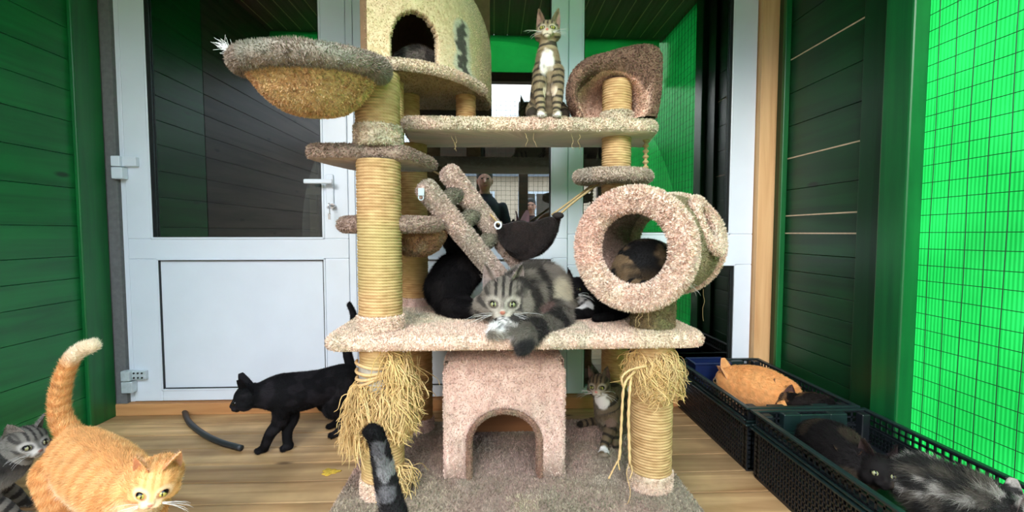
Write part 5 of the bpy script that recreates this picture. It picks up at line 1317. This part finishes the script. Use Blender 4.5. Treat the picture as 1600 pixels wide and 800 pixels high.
# ---- 10 tabby with white bib sitting on the top platform
ZT = zTop1
h10 = A(856, 52, 1.55); f10 = Vector((0, -1, 0))
cat('tabby_cat', 'slim tabby cat with a white bib sitting upright on the upper platform',
    tabby((150, 134, 104), (34, 30, 26), (226, 214, 190), 0.026, 0.9, seed=41, belly=0.15, leg_period=0.022, white=[(A(854, 88, 1.495), 0.036, (242, 238, 232)), (A(856, 106, 1.495), 0.026, (232, 226, 216)), (A(858, 142, 1.515), 0.026, (222, 206, 182)), (A(846, 185, 1.48), 0.022, (248, 246, 242)), (A(870, 185, 1.48), 0.022, (248, 246, 242)), (A(852, 73, 1.495), 0.022, (228, 218, 202))]),
    [(Vector((A(852, 170, 1.62).x, 1.63, ZT+0.055)), 0.056), (A(854, 148, 1.60), 0.056), (A(856, 118, 1.565), 0.048), (A(856, 92, 1.55), 0.039), (A(856, 72, 1.55), 0.029)],
    head=(h10, (-0.16, -0.98, -0.02), (0.03, 0, 1)), hs=0.93, earh=1.12,
    legs=[([(A(846, 112, 1.54), 0.028), (A(843, 140, 1.525), 0.020), (A(845, 168, 1.515), 0.014), (Vector((A(846, 184, 1.50).x, 1.505, ZT+0.014)), 0.0125)], Vector((A(846, 184, 1.50).x, 1.495, ZT+0.001)), f10, 0.85),
          ([(A(868, 112, 1.54), 0.028), (A(871, 140, 1.525), 0.020), (A(870, 168, 1.515), 0.014), (Vector((A(869, 184, 1.50).x, 1.505, ZT+0.014)), 0.0125)], Vector((A(869, 184, 1.50).x, 1.495, ZT+0.001)), f10, 0.85),
          ([(Vector((A(838, 160, 1.62).x, 1.63, ZT+0.06)), 0.036), (Vector((A(832, 172, 1.60).x, 1.59, ZT+0.035)), 0.024)], Vector((A(834, 184, 1.56).x, 1.555, ZT+0.001)), f10, 0.85),
          ([(Vector((A(872, 160, 1.62).x, 1.63, ZT+0.06)), 0.034), (Vector((A(880, 172, 1.60).x, 1.59, ZT+0.035)), 0.022)], Vector((A(880, 184, 1.56).x, 1.555, ZT+0.001)), f10, 0.85)],
    tail=[(Vector((A(846, 160, 1.66).x, 1.68, ZT+0.03)), 0.018), (Vector((A(826, 160, 1.66).x, 1.68, ZT+0.022)), 0.017), (Vector((A(818, 170, 1.66).x, 1.62, ZT+0.020)), 0.014)],
    fur=0.007, dens=420000, fw=0.0008, voxel=0.003, eyes=(170, 168, 80), nose=(196, 124, 108), earcol=(206, 168, 152), maxn=110000, smooth=5, pupil=0.2)

# ---- 11 dark cat in the hammock
h11 = A(812, 358, 1.53)
cat('black_cat', 'dark cat lying in the hammock, one ear showing above the edge',
    patchy([(26, 22, 22), (40, 34, 32)], 24, 7),
    [(A(848, 372, 1.56), 0.038), (A(830, 376, 1.56), 0.044), (A(815, 370, 1.55), 0.032)],
    head=(h11, (-0.6, -0.6, 0.15), UP), hs=0.72, fur=0.006, dens=260000, voxel=0.0035, dark=True, closed_eyes=True, earcol=(128, 100, 104), whisk=False, maxn=40000, earh=1.2)

# ---- 12 grey cat resting inside the condo
c12 = Vector((P(655, 95, 1.60).x, 1.60, cz0+0.014))
cat('grey_cat', 'grey furry cat curled on the floor of the condo behind the arched doorway',
    patchy([(70, 64, 58), (112, 102, 94)], 40, 8),
    [(c12+Vector((-0.06, 0.02, 0.05)), 0.046), (c12+Vector((-0.01, 0.0, 0.056)), 0.054), (c12+Vector((0.04, 0.02, 0.05)), 0.044)],
    head=(c12+Vector((0.06, 0.075, 0.05)), (-0.5, 0.6, 0), UP), hs=0.85, tail=[(c12+Vector((-0.1, 0, 0.022)), 0.02), (c12+Vector((-0.06, -0.065, 0.02)), 0.02), (c12+Vector((0.02, -0.075, 0.02)), 0.017)],
    fur=0.014, dens=200000, voxel=0.0045, whisk=False, earcol=(120, 100, 96), maxn=40000)

# ---- 13 orange cat in the far crate
K0 = 0.125
def K(px, py, z): p = G(px, py, z); return p
r13 = Vector((1.075, 1.58, K0+0.068)); h13 = K(1135, 592, 0.215)
cat('ginger_cat', 'ginger cat asleep in the far black crate, its back to the camera',
    tabby((234, 172, 108), (218, 148, 82), (246, 214, 170), 0.04, 0.35, seed=52, belly=0.2),
    [(Vector((1.085, 1.62, K0+0.060)), 0.070), (Vector((1.03, 1.66, K0+0.072)), 0.082), (Vector((0.975, 1.71, K0+0.072)), 0.074), (h13.lerp(Vector((0.96, 1.72, K0+0.07)), 0.5), 0.05)],
    head=(h13, (-0.75, 0.75, -0.25), (-0.25, -0.1, 1)), hs=0.95,
    legs=[([(Vector((1.10, 1.56, K0+0.045)), 0.045), (Vector((1.02, 1.53, K0+0.026)), 0.024)])],
    tail=[(Vector((1.15, 1.60, K0+0.03)), 0.024), (Vector((1.12, 1.52, K0+0.028)), 0.022), (Vector((1.03, 1.50, K0+0.024)), 0.018)],
    fur=0.009, dens=340000, voxel=0.0035, earcol=(238, 190, 176), maxn=100000, whisk=False)
# ---- 14 tortoiseshell beside it
h14 = K(1225, 622, 0.19)
cat('tortoiseshell_cat', 'dark tortoiseshell cat dozing against the ginger cat in the far crate',
    patchy([(34, 28, 26), (92, 66, 44), (18, 16, 16)], 26, 10),
    [(Vector((1.155, 1.50, K0+0.052)), 0.050), (Vector((1.125, 1.515, K0+0.054)), 0.050), (Vector((1.09, 1.52, K0+0.054)), 0.044), (h14+Vector((0.02, 0.0, -0.01)), 0.034)],
    head=(h14, (-0.8, -0.35, -0.25), (0.15, 0, 1)), hs=0.82, fur=0.008, dens=300000, voxel=0.0035, dark=True, closed_eyes=True, earcol=(170, 128, 124), maxn=50000, earh=1.1)
# ---- 15 black cat in the near crate
h15 = K(1378, 748, 0.19)
cat('black_cat', 'black cat lying in the nearest crate, beside the fluffy grey and white cat',
    patchy([(24, 21, 21), (52, 44, 36)], 18, 12),
    [(Vector((0.96, 1.25, K0+0.062)), 0.060), (Vector((0.955, 1.19, K0+0.070)), 0.070), (Vector((0.945, 1.12, K0+0.068)), 0.062), (h15+Vector((0.0, 0.05, -0.01)), 0.042)],
    head=(h15+Vector((0, 0.01, 0.012)), (-0.40, -0.80, 0.18), (0.15, 0.2, 1)), hs=0.95, fur=0.010, dens=300000, voxel=0.0035, dark=True, eyes=(150, 150, 110), nose=(30, 26, 26), earcol=(70, 54, 54), whisk=False, maxn=70000,
    legs=[([(Vector((0.98, 1.23, K0+0.04)), 0.042), (Vector((1.03, 1.15, K0+0.025)), 0.022)])],
    tail=[(Vector((0.99, 1.30, K0+0.03)), 0.020), (Vector((1.05, 1.26, K0+0.024)), 0.019), (Vector((1.09, 1.18, K0+0.022)), 0.015)])
# ---- 16 fluffy grey/white
cat('longhaired_tabby_cat', 'fluffy grey and white long-haired cat sprawled in the nearest crate',
    patchy([(84, 78, 70), (168, 162, 154), (38, 36, 34)], 30, 14),
    [(K(1445, 758, 0.20), 0.060), (K(1475, 775, 0.19), 0.068), (K(1515, 790, 0.185), 0.066), (K(1560, 800, 0.185), 0.050)],
    head=(K(1590, 808, 0.19), (0.8, -0.5, 0), UP), hs=0.9, fur=0.022, dens=380000, voxel=0.004, earcol=(120, 100, 96), maxn=110000, whisk=False, lift=0.4)
# ---- 17 small brown cat curled behind the black one
cat('brown_cat', 'small brown cat tucked behind the black cat, left side of the nearest crate',
    patchy([(74, 58, 44), (34, 28, 25)], 24, 17),
    [(K(1312, 708, 0.175), 0.046), (K(1330, 716, 0.18), 0.048), (K(1345, 728, 0.18), 0.040)],
    head=(K(1318, 716, 0.19)+Vector((-0.015, -0.03, 0)), (-0.5, -0.6, -0.4), UP), hs=0.75, fur=0.009, dens=300000, voxel=0.004, dark=True, closed_eyes=True, earcol=(90, 66, 58), maxn=40000, whisk=False)

# ================================================================ PEOPLE (seen only in the window reflections)
def person(label, base, h, face_dir, jacket, holds=True):
    b = V3(base); f = V3(face_dir).normalized(); s = Vector((f.y, -f.x, 0)); k = h/1.75
    def q(x, y, z): return b + s*(x*k) + f*(y*k) + UP*(z*k)
    t = thing('person', label, 'person', b)
    # crouching: hips low, knees forward
    body = chain([(q(0, -0.12, 0.70), 0.15*k), (q(0, -0.06, 0.92), 0.145*k), (q(0, 0.02, 1.15), 0.165*k), (q(0, 0.04, 1.25), 0.10*k), (q(0, 0.07, 1.35), 0.055*k)], 20)
    for sx in (-1, 1):
        body += chain([(q(sx*0.10, -0.10, 0.68), 0.095*k), (q(sx*0.14, 0.16, 0.42), 0.065*k), (q(sx*0.14, 0.04, 0.12), 0.045*k), (q(sx*0.14, 0.10, 0.05), 0.04*k)])
        body += [ellipsoid(q(sx*0.14, 0.17, 0.035), (0.05*k, 0.12*k, 0.034*k))]
        body += chain([(q(sx*0.19, 0.02, 1.2), 0.055*k), (q(sx*0.25, 0.06, 0.94), 0.045*k), (q(sx*0.13, 0.24, 0.92), 0.034*k)])
    body += [ellipsoid(q(0, 0.09, 1.47), (0.076*k, 0.10*k, 0.115*k))]
    V, F = remesh(join(body), 0.012, 4)
    zc = q(0, 0, 1.33).z
    col = np.tile(np.array(srgb(jacket)), (len(V), 1)); col[V[:, 2] < q(0, 0, 0.80).z] = np.array(srgb((40, 44, 58))); col[V[:, 2] > zc] = np.array(srgb((214, 160, 138)))
    mk('body', (V, F), M['fur'], t, smooth=True, colors=col)
    for sx in (-1, 1):
        mk('eye', ellipsoid(q(sx*0.031, 0.178, 1.485), (0.012*k, 0.010*k, 0.007*k)), M['camera_black'], t, smooth=True)
        mk('ear', ellipsoid(q(sx*0.078, 0.075, 1.465), (0.012*k, 0.020*k, 0.032*k)), M['skin'], t, smooth=True)
    mk('nose', capsule(q(0, 0.180, 1.485), q(0, 0.205, 1.445), 0.009*k, 0.014*k), M['skin'], t, smooth=True)
    mk('mouth', ellipsoid(q(0, 0.176, 1.410), (0.026*k, 0.010*k, 0.006*k)), mat_plain('lips', (170, 96, 90), 0.5), t, smooth=True)
    hv = [ellipsoid(q(0, 0.065, 1.525), (0.086*k, 0.108*k, 0.082*k)), ellipsoid(q(0, 0.03, 1.48), (0.084*k, 0.075*k, 0.10*k))]; V, F = remesh(join(hv), 0.01, 2); mk('hair', (V, F), M['hairdark'], t, smooth=True)
    for sx in (-1, 1):
        hp_ = join([ellipsoid(q(sx*0.10, 0.27, 0.93), (0.036*k, 0.044*k, 0.03*k))] + sum([chain([(q(sx*(0.10-0.004), 0.29, 0.955-0.02*j), 0.010*k), (q(sx*0.075, 0.325, 0.958-0.02*j), 0.009*k), (q(sx*0.052, 0.31, 0.956-0.02*j), 0.008*k)], 8) for j in range(4)], []) + chain([(q(sx*0.09, 0.25, 0.955), 0.011*k), (q(sx*0.06, 0.255, 0.975), 0.009*k)], 8))
        V, F = remesh(hp_, 0.004, 2); mk('hand', (V, F), M['skin'], t, smooth=True)
    return t, q
ph, q = person('person in a dark jacket crouching with a camera, reflected in the glass door', (-0.08, -0.42, -0.06), 1.62, (0.04, 1, 0), (30, 36, 44))
cm = thing('camera', 'black camera held by the crouching person, reflected in the glass', 'camera', q(0, 0.30, 0.93))
ck = q(0, 0.27, 0.95)
mk('camera_body', box(ck.x-0.065, ck.x+0.065, ck.y-0.02, ck.y+0.025, ck.z-0.045, ck.z+0.045), M['camera_black'], cm, bevel=0.008)
mk('lens', lathe([(0.034, 0), (0.036, 0.03), (0.034, 0.06), (0.026, 0.06), (0.024, 0.05)], (ck.x, ck.y+0.026, ck.z), 28, (0, 1, 0)), M['camera_black'], cm)
person('shorter person standing beyond the mesh fence, a small reflection beside the hammock', (0.49, -1.75, -0.06), 1.42, (-0.1, 1, 0), (70, 52, 56))
